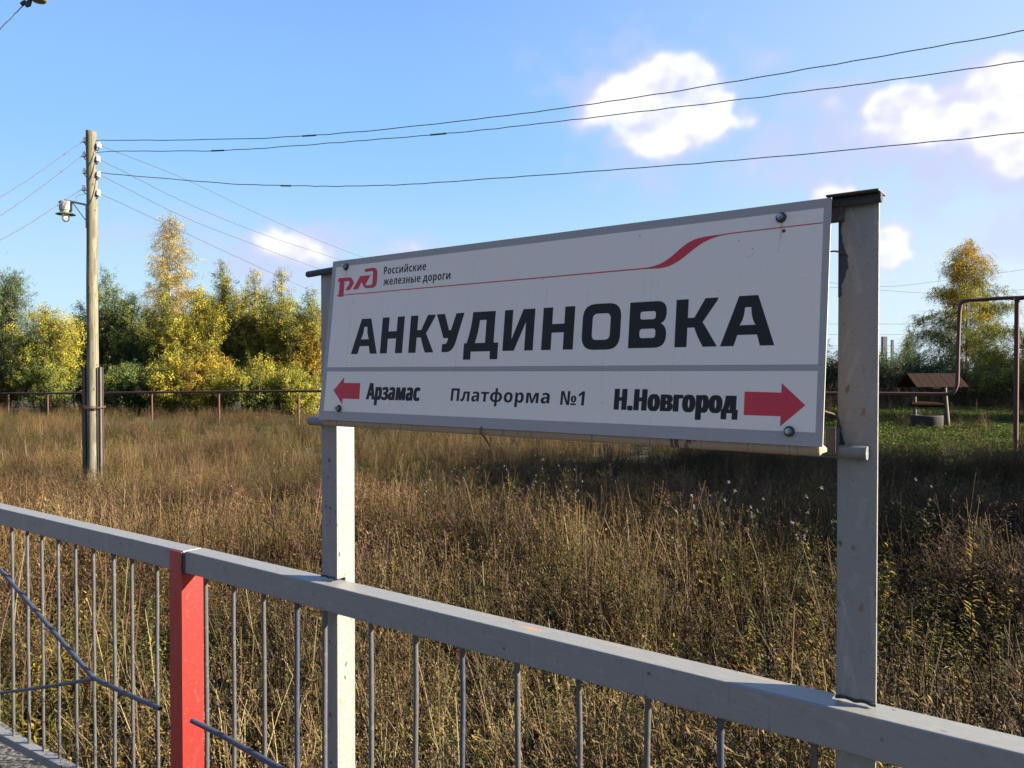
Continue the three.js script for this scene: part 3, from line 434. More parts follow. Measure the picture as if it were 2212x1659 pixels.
function dryGrass(spread) {
  const P = new Plant();
  for (let i = 0; i < 26; i++) { const a = R(0, 6.28), r = spread * Math.sqrt(rnd()), k = rnd(), c = k < 0.14 ? STRAW : k < 0.34 ? TAN : k < 0.6 ? ROSE : k < 0.88 ? BROWN : DGREEN; P.blade(Math.cos(a) * r, Math.sin(a) * r, R(0.25, 0.62), R(0.05, 0.3), R(0, 6.28), R(0.0025, 0.005), jit(c.map((v) => v * 0.8)), jit(c)); }
  for (let i = 0; i < 9; i++) {
    const a = R(0, 6.28), r = spread * Math.sqrt(rnd()), h = R(0.55, 0.92), ln = R(0.03, 0.22), yw = R(0, 6.28), x = Math.cos(a) * r, z = Math.sin(a) * r, c = jit(TAN);
    P.ribbon([[x, 0, z], [x + Math.cos(yw) * ln * 0.3, h * 0.55, z + Math.sin(yw) * ln * 0.3], [x + Math.cos(yw) * ln, h, z + Math.sin(yw) * ln]], 0.0035, 0.0018, c, c, [Math.cos(yw + 1.57), Math.sin(yw + 1.57)]);
    for (let k = 0; k < 9; k++) P.leaf(x + Math.cos(yw) * ln * (0.8 + 0.2 * k / 9), h - 0.15 + 0.16 * k / 9, z + Math.sin(yw) * ln * (0.8 + 0.2 * k / 9), R(0.012, 0.028), R(0.003, 0.005), R(0, 6.28), R(0.5, 1.4), jit(ROSE, 0.3));
  }
  return P.geo();
}
const WEEDC = [[0.42, 0.26, 0.14], [0.2, 0.115, 0.06], [0.46, 0.31, 0.11], [0.25, 0.2, 0.06], [0.34, 0.18, 0.1]];
function dryWeed(kind) {
  const P = new Plant(), col = WEEDC[kind];
  for (let i = 0; i < 5; i++) {
    const x0 = R(-0.14, 0.14), z0 = R(-0.14, 0.14), h = R(0.45, 1), yw = R(0, 6.28), ln = R(0.02, 0.34), c = jit(col.map((v) => v * 0.85));
    const pt = (t) => [x0 + Math.cos(yw) * ln * t * t, h * t, z0 + Math.sin(yw) * ln * t * t];
    P.ribbon([pt(0), pt(0.35), pt(0.7), pt(1)], 0.006, 0.0028, c, c, [Math.cos(yw + 0.8), Math.sin(yw + 0.8)]);
    for (let k = 0; k < 12; k++) {
      const t = R(0.25, 1), b = pt(t), ya = R(0, 6.28), L = R(0.05, 0.2) * (1.3 - t * 0.7), u = R(0.1, 0.8), e = [b[0] + Math.cos(ya) * L * 0.85, b[1] + L * u, b[2] + Math.sin(ya) * L * 0.85];
      P.ribbon([b, e], 0.003, 0.0014, c, c, [Math.cos(ya + 1.57), Math.sin(ya + 1.57)]);
      for (let q = 0; q < 7; q++) { const s = R(0.15, 1.05); P.leaf(lerp(b[0], e[0], s) + R(-0.012, 0.012), lerp(b[1], e[1], s) + R(-0.012, 0.012), lerp(b[2], e[2], s) + R(-0.012, 0.012), R(0.01, 0.03), R(0.003, 0.008), R(0, 6.28), R(-1.2, 1.2), jit(col, 0.4)); }
    }
  }
  return P.geo();
}
function greenTuft(c, hMax) {
  const P = new Plant();
  for (let i = 0; i < 30; i++) { const a = R(0, 6.28), r = 0.16 * Math.sqrt(rnd()); P.blade(Math.cos(a) * r, Math.sin(a) * r, R(0.35, 1) * hMax, R(0.05, 0.28) * hMax * 2.2, R(0, 6.28), R(0.004, 0.008), jit(c.map((v) => v * 0.85)), jit(rnd() < 0.2 ? YGREEN : c)); }
  for (let i = 0; i < 12; i++) { const a = R(0, 6.28), r = 0.15 * Math.sqrt(rnd()); P.leaf(Math.cos(a) * r, R(0.05, 0.7) * hMax, Math.sin(a) * r, R(0.04, 0.09), R(0.015, 0.03), R(0, 6.28), R(-0.3, 0.7), jit(c, 0.3)); }
  return P.geo();
}
function leafyStem(c, cTop, n, h, heads) {
  const P = new Plant();
  for (let i = 0; i < n; i++) {
    const x0 = R(-0.05, 0.05) * n, z0 = R(-0.05, 0.05) * n, H = h * R(0.8, 1), yw = R(0, 6.28), ln = R(0.01, 0.1), sc = jit([0.2, 0.17, 0.06]);
    const pt = (t) => [x0 + Math.cos(yw) * ln * t * t, H * t, z0 + Math.sin(yw) * ln * t * t];
    P.ribbon([pt(0), pt(0.4), pt(0.75), pt(1)], 0.007, 0.003, sc, sc, [1, 0]); P.ribbon([pt(0), pt(0.4), pt(0.75), pt(1)], 0.007, 0.003, sc, sc, [0, 1]);
    const m = Math.round(84 * H);
    for (let k = 0; k < m; k++) { const t = 0.25 + 0.75 * k / m, b = pt(t), L = R(0.03, 0.065) * (1.2 - 0.6 * t); P.leaf(b[0], b[1], b[2], L, L * R(0.18, 0.3), R(0, 6.28), R(-0.7, 0.8), jit(c.map((v, j) => lerp(v, cTop[j], sm(t, 0.3, 0.95))), 0.3)); }
    if (heads) for (let k = 0; k < heads; k++) {
      const ya = R(0, 6.28), L = R(0.03, 0.14), b = pt(R(0.8, 1)), e = [b[0] + Math.cos(ya) * L * 0.7, b[1] + L, b[2] + Math.sin(ya) * L * 0.7];
      P.ribbon([b, e], 0.003, 0.002, sc, sc, [Math.cos(ya + 1.57), Math.sin(ya + 1.57)]);
      for (let q = 0; q < 34; q++) { const fy = R(0, 6.28), fp = R(-0.6, 1.5); P.leaf(e[0], e[1], e[2], R(0.009, 0.016), 0.004, fy, fp, jit([1.15, 1.08, 0.96], 0.2), 0); }
    }
  }
  return P.geo();
}
function field(name, label, category, geos, mat, count, test, place) {
  geos.forEach((g, gi) => {
    const list = [], n = Math.round(count / geos.length);
    for (let k = 0, tries = 0; k < n && tries < n * 30; tries++) { const q = test(gi); if (q) { list.push(q); k++; } }
    const im = new THREE.InstancedMesh(g, mat, list.length), o = new THREE.Object3D(), c = new THREE.Color();
    list.forEach(([x, z, s, tint], i) => {
      o.position.set(x, groundY(x, z) - 0.02, z); o.rotation.set(R(-0.16, 0.16), R(0, 6.28), R(-0.16, 0.16)); const k = s * R(0.75, 1.2); o.scale.set(k * R(0.9, 1.3), k, k * R(0.9, 1.3)); o.updateMatrix(); im.setMatrixAt(i, o.matrix);
      const m = R(0.72, 1.22); im.setColorAt(i, c.setRGB(m * tint[0], m * tint[1], m * tint[2]));
    });
    im.name = numbered(name); im.userData = { kind: 'stuff', label, category }; scene.add(im);
  });
}
// a spot in the meadow, denser towards the platform; patches by noise
const LAWN = (x, d) => clamp(sm(x, 7.5, 10.5) * sm(d, 16, 19.5) - Math.max(0, 2.2 * fbm(x * 0.35, 120, d * 0.35, 2)), 0, 1) * (1 - sm(d, 30, 33));
function spot(dMax, pow) {
  const d = 2.2 + (dMax - 2.2) * rnd() ** pow, x = R(-1, 1) * (0.74 * d + 2.2);
  return [x, -d];
}
const patch = (x, z, f, s) => fbm(x * f, s, z * f, 3);
const tall = (x, z) => clamp(0.88 + 1.9 * patch(x, z, 0.95, 70) + 1.2 * patch(x, z, 0.25, 73), 0.32, 1.28);
const hs = (d) => lerp(0.92, 0.58, sm(d, 7, 14));
const okGround = (x, z) => railV(x, z) > 0.28;
const warm = (x, z) => { const n = patch(x, z, 0.3, 40), m = patch(x, z, 0.8, 44), k = clamp(1 + 1.7 * n + 1.1 * m, 0.32, 1.7), g = 0.9 * Math.max(0, patch(x, z, 0.25, 47)); return [k * (1.0 - 0.42 * g), k * (0.94 - 0.06 * g), k * (0.9 - 0.36 * g)]; };
field('dry_grass', 'tan dry autumn grass filling the meadow beyond the railing', 'grass', [dryGrass(0.13), dryGrass(0.16), dryGrass(0.2)], M.blade, 7500, () => {
  const [x, z] = spot(46, 1.35); if (!okGround(x, z) || rnd() < 0.995 * LAWN(x, -z)) return; const p = patch(x, z, 0.5, 12); if (patch(x, z, 1.2, 110) < -0.1 && rnd() < 0.6) return; if (-z > 9 && rnd() < 0.55) return; if (rnd() > 0.55 + 2.2 * p) return; return [x, z, hs(-z) * tall(x, z), warm(x, z)];
});
field('dry_weed', 'brown dead weed stalks scattered through the meadow', 'weeds', [dryWeed(0), dryWeed(1), dryWeed(2), dryWeed(3), dryWeed(4), dryWeed(0)], M.blade, 34000, () => {
  const [x, z] = spot(44, 1.3); if (!okGround(x, z) || rnd() < 0.955 * LAWN(x, -z)) return; if (rnd() > 0.45 - 2.2 * patch(x, z, 0.45, 25) || (-z < 5.5 && rnd() < 0.45) || (patch(x, z, 1.2, 110) < -0.1 && rnd() < 0.75)) return; return [x, z, hs(-z) * tall(x, z), warm(x, z)];
});
field('green_undergrowth', 'low green grass and leaves under the dry stalks', 'undergrowth', [greenTuft(DGREEN, 0.32), greenTuft(GGREEN, 0.42)], M.blade, 14000, () => {
  const [x, z] = spot(42, 1.3); if (!okGround(x, z)) return; if (rnd() > 0.5 + 2.2 * patch(x, z, 0.4, 33) - LAWN(x, -z)) return; return [x, z, 1, [1, 1, 1]];
});
field('yellowing_weed', 'yellow green leafy weeds mixed into the dry grass', 'weeds', [leafyStem(YGREEN.map((v) => v * 1.4), YEL.map((v) => v * 1.5), 3, 0.65, 0), leafyStem(YGREEN.map((v) => v * 1.3), [0.4, 0.34, 0.07], 3, 0.75, 0)], M.blade, 5600, () => {
  const [x, z] = spot(40, 1.25); if (!okGround(x, z) || rnd() < 0.6 * LAWN(x, -z)) return; if (rnd() > 0.25 + 2.6 * patch(x, z, 0.55, 55)) return; return [x, z, hs(-z) * 1.1, [1, 1, 1]];
});
field('lawn_grass', 'short fresh green grass around the well', 'grass', [greenTuft([0.32, 0.46, 0.06], 0.14), greenTuft([0.42, 0.5, 0.08], 0.17)], M.blade, 16000, () => {
  const x = R(6, 24), d = R(15, 33); if (rnd() > LAWN(x, d)) return; return [x, -d, 1, [1, 1, 1]];
});

function tallStems() {
  const P = new Plant();
  for (let i = 0; i < 5; i++) {
    const x0 = R(-0.12, 0.12), z0 = R(-0.12, 0.12), h = R(0.8, 1.25), yw = R(0, 6.28), ln = R(0.05, 0.5), c = jit(rnd() < 0.5 ? [0.56, 0.44, 0.26] : [0.34, 0.21, 0.12]);
    const pt = (t) => [x0 + Math.cos(yw) * ln * t * t, h * t * (1 - 0.15 * ln * t), z0 + Math.sin(yw) * ln * t * t];
    P.ribbon([pt(0), pt(0.3), pt(0.6), pt(0.85), pt(1)], 0.0085, 0.003, c, c, [Math.cos(yw + 1.3), Math.sin(yw + 1.3)]);
    for (let k = 0; k < 7; k++) { const t = R(0.72, 1), b = pt(t), ya = R(0, 6.28), L = R(0.03, 0.12), e = [b[0] + Math.cos(ya) * L * 0.6, b[1] + L * 0.8, b[2] + Math.sin(ya) * L * 0.6]; P.ribbon([b, e], 0.002, 0.0012, c, c, [Math.cos(ya + 1.57), Math.sin(ya + 1.57)]); for (let q = 0; q < 5; q++) P.leaf(e[0] + R(-0.01, 0.01), e[1] + R(-0.015, 0.01), e[2] + R(-0.01, 0.01), R(0.006, 0.014), R(0.004, 0.007), R(0, 6.28), R(-0.5, 1.4), jit([0.36, 0.25, 0.14], 0.35)); }
  }
  return P.geo();
}
field('tall_dry_stem', 'thin tall dead stems rising above the dry grass', 'weeds', [tallStems(), tallStems(), tallStems()], M.blade, 2600, () => {
  const [x, z] = spot(30, 1.15); if (!okGround(x, z) || rnd() < LAWN(x, -z)) return; if (rnd() > 0.4 + 2 * patch(x, z, 0.5, 91)) return; return [x, z, hs(-z) * 1.02, warm(x, z)];
});
field('broad_leaf_weed', 'brown, red and green broad leaved weeds in the meadow', 'weeds', [leafyStem([0.5, 0.2, 0.07], [0.56, 0.28, 0.09], 3, 0.75, 0), leafyStem([0.34, 0.19, 0.07], [0.8, 0.52, 0.1], 3, 0.85, 0), leafyStem([0.26, 0.13, 0.06], [0.3, 0.16, 0.07], 4, 0.8, 0), leafyStem([0.2, 0.27, 0.06], [0.3, 0.34, 0.08], 4, 0.7, 0)], M.blade, 6200, () => {
  const [x, z] = spot(34, 1.15); if (!okGround(x, z) || rnd() < LAWN(x, -z)) return; if (rnd() > 0.3 + 2.4 * patch(x, z, 0.6, 95)) return; return [x, z, hs(-z), [1, 1, 1]];
});
// single tall weeds that stand out of the grass
const GW = 'tall yellow weeds standing out of the dry grass', GT = 'thistles gone to white seed in the meadow', GD = 'rust red dock stalks by the railing';
const weedGeo = [leafyStem(YEL.map((v) => v * 1.9), YEL.map((v) => v * 1.9), 1, 1, 0), leafyStem(YGREEN.map((v) => v * 1.9), YEL.map((v) => v * 1.9), 2, 1, 0), leafyStem(YGREEN.map((v) => v * 1.8), [0.42, 0.44, 0.1], 1, 1, 0)], thistleGeo = [leafyStem(YGREEN, GGREEN, 1, 1, 4), leafyStem([0.2, 0.16, 0.06], YGREEN, 2, 1, 3), leafyStem(GGREEN, YGREEN, 1, 1, 6)], dockGeo = [leafyStem(RUSTC, RUSTC, 2, 1, 0), leafyStem(RUSTC, [0.2, 0.09, 0.04], 1, 1, 0)];
function standOut(name, label, category, group, geos, list) {
  list.forEach(([px, py, hgt], i) => {
    let d = (EYE + 0.62 - hgt) * F / (py - 805); d = clamp(d, 2.6, 40);
    const t = at(px, py, d), gy = groundY(t.x, t.z) - 0.03; if (railV(t.x, t.z) < 0.2) return;
    const g = thing(name, Array.isArray(label) ? label[i % label.length] : label, category, [t.x, gy, t.z], group), h = t.y - gy;
    part('stem_and_leaves', geos[i % geos.length], M.blade, g); g.rotation.y = i * 1.7; g.scale.set(h * 1.0, h, h * 1.0);
  });
}
standOut('yellow_weed', ['single bright yellow leaved weed stalk standing above the dry grass', 'pair of weed stalks, green below and yellow above, in the dry grass', 'single yellowish green leafy weed stalk standing above the dry grass'], 'weed', GW, weedGeo, [[1012, 1022, 1], [940, 1062, 1.0], [1112, 1035, 1.1], [1180, 1050, 1.15], [1190, 1078, 1.1], [1258, 1065, 1.15], [1292, 1072, 1.15], [1352, 1085, 1.1], [1470, 1075, 1.3], [1522, 1158, 1.1], [1555, 1145, 1.2], [1580, 1130, 1.15], [1630, 1085, 1.2], [1785, 1105, 1.25], [1800, 1130, 1.1], [2100, 1100, 1.4], [2150, 1180, 1.15], [700, 1050, 1], [560, 1105, 0.95], [628, 1112, 0.95], [1640, 1260, 1.05], [1330, 1240, 1], [1410, 1010, 1.1], [1360, 1000, 1.1], [1930, 1130, 1.2], [2010, 1290, 1.0], [2180, 1330, 0.9], [1215, 1260, 0.9]]);
standOut('thistle', ['single thistle stalk with a few fluffy white seed heads in the meadow', 'pair of brownish thistle stalks with sparse white seed heads', 'single green thistle stalk crowded with fluffy white seed heads'], 'thistle', GT, thistleGeo, [[905, 1048, 1.05], [935, 1075, 1], [1005, 1010, 1.1], [985, 1020, 1], [1165, 1000, 1.2], [1140, 1025, 1.15], [1115, 1018, 1.1], [1200, 1022, 1.15], [1240, 1035, 1.15], [1262, 1030, 1.1], [1470, 1095, 1.25], [1500, 1090, 1.1], [1565, 1070, 1.3], [1760, 1075, 1.3], [1738, 1122, 1.15], [1790, 1075, 1.2], [630, 985, 1], [595, 1000, 0.95], [1950, 985, 1.2], [2060, 1010, 1.2], [1370, 955, 1.1], [1340, 945, 1.1], [1985, 1060, 1.25], [1620, 1072, 1.2]]);
standOut('dock_stalk', ['pair of rust red dry dock stalks standing behind the top rail', 'single rust red dry dock stalk standing behind the top rail'], 'dock', GD, dockGeo, [[1715, 1330, 0.75], [1735, 1370, 0.65], [1262, 1275, 0.85], [1245, 1235, 0.9], [1700, 1300, 0.85]]);

{
  const p = at(70, 985, 13.5), g = thing('fallen_branch', 'dark broken branch end sticking out of the grass beside the utility pole', 'branch', [p.x, groundY(p.x, p.z), p.z]);
  part('branch_stem', merge([rod([-0.12, 0.2, 0], [0.16, 0.62, 0.05], 0.05, 0.02, 7), rod([0.02, 0.42, 0.02], [0.12, 0.5, 0.16], 0.025, 0.01, 6)]), M.iron, g);
}
// ---------------------------------------------------------------- trees
function sprig(n, len, lw, spread) {       // a twig with leaves, pointing up
  const P = new Plant(), tw = [0.07, 0.055, 0.04];
  P.ribbon([[0, 0, 0], [0, len, 0]], 0.008, 0.004, tw, tw, [1, 0]);
  for (let i = 0; i < n; i++) { const t = (i + rnd()) / n, L = lw * R(0.8, 1.3), ya = R(0, 6.28), k = R(0, spread); P.leaf(Math.cos(ya) * k, t * len, Math.sin(ya) * k, L, L * R(0.6, 0.85), ya, R(-0.8, 0.7), [R(0.8, 1.15), R(0.85, 1.1), R(0.75, 1.1)], 0.15); }
  return P.geo();
}
const sprigA = [sprig(15, 0.36, 0.07, 0.1), sprig(15, 0.32, 0.06, 0.12)], sprigB = sprig(13, 0.42, 0.046, 0.06);
const PAL = {
  dark: [[0.04, 0.072, 0.02], [0.057, 0.09, 0.024], [0.075, 0.105, 0.024]], green: [[0.08, 0.115, 0.02], [0.12, 0.15, 0.025], [0.15, 0.17, 0.03]], olive: [[0.13, 0.14, 0.018], [0.18, 0.175, 0.02], [0.23, 0.21, 0.022]],
  yellow: [[0.22, 0.21, 0.018], [0.29, 0.255, 0.02], [0.36, 0.285, 0.02]], gold: [[0.36, 0.23, 0.018], [0.42, 0.25, 0.02], [0.3, 0.22, 0.02]], birch: [[0.38, 0.27, 0.08], [0.44, 0.29, 0.07], [0.3, 0.24, 0.09]], grey: [[0.09, 0.1, 0.05], [0.12, 0.12, 0.06], [0.08, 0.09, 0.04]], scrub: [[0.05, 0.045, 0.022], [0.065, 0.06, 0.025], [0.05, 0.06, 0.02]],
};
function tree(name, label, group, px, topPy, hwPx, d, opt) {
  const top = at(px, topPy, d), gy = groundY(top.x, top.z) - 0.05, H = opt.h ?? top.y - gy, Rw = opt.r ?? (opt.kind ? 1.12 : 1.6) * hwPx / F * d;
  return treeAt(name, label, group, top.x, top.z, gy, H, Rw, opt);
}
function treeAt(name, label, group, x, z, gy, H, Rw, opt) {
  const g = thing(name, label, opt.category || 'tree', [x, gy, z], group), birch = opt.kind === 'birch';
  const plumes = [], np = opt.plumes ?? (birch ? 1 : Math.max(5, Math.round(Rw * 4)));
  if (birch) plumes.push([0, 0, H, Rw, opt.low ?? 0.22]);
  else for (let k = 0; k < np; k++) { const a = k * 2.4 + R(0, 0.5), r = k ? Rw * 0.72 * Math.sqrt((k + 0.3) / np) : 0; const hh = opt.flat ? H * R(0.88, 1) : k ? H * R(0.68, 1.0) * (1 - 0.22 * r / Rw) : H; plumes.push([Math.cos(a) * r, Math.sin(a) * r, hh, Rw * R(0.42, 0.62), opt.low ?? 0.03]); }
  const wood = [], twig = [], mats = [[], []], cols = [[], []], o = new THREE.Object3D(), pal = opt.pal.map((n) => PAL[n]), c = new THREE.Color();
  for (const [qx, qz, h, r, low] of plumes) {
    const bend = R(-0.2, 0.2), pt = (t) => new THREE.Vector3(qx * (0.35 + 0.65 * t) + bend * t * t, h * t, qz * (0.35 + 0.65 * t) + bend * 0.6 * t);
    const seg = 6, r0 = (birch ? 0.0085 : 0.011) * h; for (let k = 0; k < seg; k++) wood.push(rod(pt(k / seg * 0.98).toArray(), pt((k + 1) / seg * 0.98).toArray(), r0 * (1 - k / seg * 0.92), r0 * (1 - (k + 1) / seg * 0.92), 6));
    const nl = Math.round(h * (birch ? 13 : 7.5) * (opt.k ?? 1)), q3 = new THREE.Vector3(), up = new THREE.Vector3(0, 1, 0), qt = new THREE.Quaternion(), qy = new THREE.Quaternion();
    const leafAt = (p, dir, t, spread) => {
      q3.set(dir[0] + R(-0.6, 0.6), dir[1] + R(-0.5, 0.5), dir[2] + R(-0.6, 0.6)).normalize(); qt.setFromUnitVectors(up, q3); qy.setFromAxisAngle(up, R(0, 6.28)); o.quaternion.copy(qt).multiply(qy);
      const gs = () => (rnd() + rnd() + rnd() - 1.5) * spread; o.position.set(p[0] + gs(), p[1] + gs(), p[2] + gs()); o.scale.setScalar(R(0.7, 1.3) * (opt.leaf ?? 1)); o.updateMatrix();
      const kk = birch ? 0 : rnd() < 0.5 ? 0 : 1; mats[kk].push(o.matrix.clone());
      const zone = clamp(t + 1.2 * fbm(p[0] * 0.45 + x, p[1] * 0.35, p[2] * 0.45 + z, 2) + R(-0.14, 0.14), 0, 0.999), pa = pal[Math.floor(zone * pal.length)], q = pa[Math.floor(rnd() * pa.length)], m = R(0.7, 1.3);
      cols[kk].push([q[0] * m, q[1] * m * 0.98, q[2] * m * 0.9]);
    };
    for (let k = 0; k < nl; k++) {
      const t = low + 0.02 + (0.95 - low) * ((k + rnd()) / nl), b = pt(t), a = k * 2.399 + R(-0.4, 0.4), L = r * (birch ? 1.25 * Math.pow(1 - t, 0.8) * sm(t, low - 0.1, low + 0.22) + 0.1 : 1.3 * Math.pow(1 - t, 0.55) * (0.75 + 0.25 * sm(t, 0, 0.2)) + 0.12) * R(0.6, 1.25), e = birch ? R(0.5, 0.95) : R(0.55, 1.15) + 0.25 * t, dx = Math.cos(a) * Math.cos(e), dy = Math.sin(e), dz = Math.sin(a) * Math.cos(e);
      const at1 = (f) => [b.x + dx * L * f, b.y + dy * L * f - (birch ? 0.42 * L * f * f : 0), b.z + dz * L * f];
      twig.push(rod(b.toArray(), at1(0.55), r0 * 0.24 * (1.1 - t), r0 * 0.12, 4), rod(at1(0.55), at1(1), r0 * 0.12, r0 * 0.03, 4));
      const n = Math.max(2, Math.round(L * (opt.dens ?? 1) * (birch ? 24 : 13)));
      for (let m = 0; m < n; m++) { const f = R(birch ? 0.2 : 0.12, 1.06); leafAt(at1(f), birch ? [dx * 0.4, -0.5, dz * 0.4] : [dx, dy, dz], t, birch ? 0.3 : 0.22 + 0.18 * L); }
    }
    for (let m = 0; m < h * 4; m++) { const t = R(0.72, 1); leafAt(pt(t).toArray(), [0, 1, 0], t, 0.06 + 0.35 * (1 - t)); }
  }
  part('trunk', merge(wood), birch ? M.birchBark : M.bark, g); part('limbs', merge(twig), M.bark, g);
  for (const kk of [0, 1]) if (mats[kk].length) {
    const im = new THREE.InstancedMesh(birch ? sprigB : sprigA[kk], M.leaf, mats[kk].length); mats[kk].forEach((m, i) => { im.setMatrixAt(i, m); im.setColorAt(i, c.setRGB(...cols[kk][i])); });
    im.name = 'crown'; im.userData.kind = 'stuff'; g.add(im);
  }
  return g;
}
const GTR = 'autumn trees in the row behind the pipeline', GSC = 'dark scrub on the bank behind the well';
tree('poplar_tree', 'tall grey green tree cut by the edge of the picture beyond the yellow bush', null, -48, 545, 75, 48, { pal: ['scrub', 'grey', 'dark', 'green'] });
tree('bush', 'round yellow bush standing alone to the far side of the utility pole', null, 100, 668, 66, 43, { pal: ['green', 'olive', 'yellow', 'yellow'], category: 'bush' });
tree('bush', 'low grey green bush at the foot of the cut off grey green tree', null, 6, 775, 50, 44, { pal: ['scrub', 'olive', 'grey'], category: 'bush' });
tree('poplar_tree', 'dark green tree just behind the utility pole', null, 232, 590, 52, 46, { pal: ['dark', 'dark', 'green'] });
tree('poplar_tree', 'low dark green tree half hidden by the utility pole', null, 178, 660, 40, 47, { pal: ['dark', 'dark', 'dark'] });
tree('poplar_tree', 'dark green tree between the utility pole and the golden birch', null, 290, 640, 45, 45, { pal: ['dark', 'dark', 'green'] });
tree('birch_tree', 'tall thin golden birch rising above the row of trees', null, 366, 462, 92, 51, { kind: 'birch', pal: ['olive', 'birch', 'birch', 'birch'], dens: 0.8 });
tree('poplar_tree', 'olive tree directly below the golden birch', null, 350, 640, 62, 45, { pal: ['dark', 'green', 'olive'] });
tree('poplar_tree', 'yellow green tree to the right of the golden birch', null, 425, 628, 62, 44, { pal: ['olive', 'olive', 'yellow', 'yellow'] });
tree('poplar_tree', 'tree with pale upright top shoots in the middle of the row', null, 482, 572, 56, 46, { pal: ['olive', 'yellow', 'olive', 'olive'] });
tree('poplar_tree', 'olive tree between the one with pale shoots and the golden edge tree', null, 548, 596, 58, 45, { pal: ['olive', 'green', 'olive', 'yellow'] });
tree('poplar_tree', 'slender olive tree with long bare top twigs beside the sign post', null, 612, 590, 58, 45, { pal: ['olive', 'olive', 'yellow', 'olive'] });
tree('poplar_tree', 'golden orange tree at the end of the row against the sign post', null, 672, 640, 54, 43, { pal: ['yellow', 'gold', 'gold', 'olive'] });
tree('poplar_tree', 'yellow tree behind the lower corner of the sign', null, 745, 670, 60, 45, { pal: ['olive', 'yellow', 'olive'] });
tree('bush', 'golden bush leaning over the pipeline in front of the tree row', null, 448, 752, 46, 41, { pal: ['yellow', 'gold', 'olive'], category: 'bush' });
tree('bush', 'bright green low bush in front of the tree row', null, 560, 790, 54, 40.5, { pal: ['green', 'olive', 'yellow'], category: 'bush' });
tree('bush', 'dark low bush under the dark green trees', null, 285, 800, 60, 41.5, { pal: ['dark', 'green', 'olive'], category: 'bush' });
tree('bush', 'olive low bush at the foot of the golden orange tree', null, 648, 800, 44, 40.5, { pal: ['green', 'yellow', 'olive'], category: 'bush' });
tree('bush', 'olive low bush under the tree below the birch', null, 372, 770, 48, 41, { pal: ['olive', 'olive', 'yellow'], category: 'bush' });
tree('poplar_tree', 'green tree hidden behind the middle of the sign', null, 1040, 660, 70, 48, { pal: ['green', 'olive', 'green'] });
// right of the sign
tree('birch_tree', 'tall birch, gold above and green below, behind the raised pipe', null, 2090, 520, 112, 40, { kind: 'birch', pal: ['green', 'green', 'olive', 'olive', 'yellow', 'gold'], dens: 1.7, low: 0.06 });
tree('bush', 'yellow bush at the foot of the tall birch behind the raised pipe', null, 2165, 775, 55, 38, { pal: ['olive', 'gold', 'yellow'], category: 'bush' });
tree('spruce_tree', 'small green conical tree on the skyline beside two far posts', null, 1957, 712, 20, 52, { kind: 'birch', pal: ['green', 'dark', 'green'], low: 0.05, dens: 2.2 });
for (const [px, py, hw, d] of [[1775, 772, 55, 36], [1838, 770, 55, 35], [1905, 766, 55, 34], [1975, 770, 50, 35], [2035, 780, 50, 34], [2120, 820, 60, 34], [2205, 800, 60, 34], [1720, 790, 60, 37]]) tree('scrub_bush', px > 2100 ? 'olive and yellow scrub bush on the bank under the raised pipe' : 'dark brown scrub bush on the shaded bank behind the well', GSC, px, py, hw, d, { pal: px > 2100 ? ['scrub', 'olive', 'yellow'] : ['scrub', 'scrub', 'dark'], category: 'bush', leaf: 0.9 });
tree('poplar_tree', 'dark tree cut by the edge of the picture beside the raised pipe', null, 2285, 690, 70, 42, { pal: ['dark', 'green', 'olive'] });
// trees standing outside the frame on the sun's side: they shade the dark band of the meadow and the bank
const GOFF = 'leafy trees beside the platform that shade the meadow';
for (const [x, d, h, r] of [[16.5, 8.8, 7.2, 4.0], [17.5, 12.2, 7.9, 4.4], [21.5, 14.6, 9.2, 3.8], [27, 25.8, 8, 3.1], [31, 32, 7, 4.6], [34, 35, 6.5, 4.2]]) treeAt('shade_tree', 'broad leafy tree on the sunny side of the meadow outside the picture', GOFF, x, -d, groundY(x, -d) - 0.05, h, r, { pal: ['green', 'olive', 'yellow'], category: 'tree', flat: true, leaf: 1.15, dens: 0.8 });

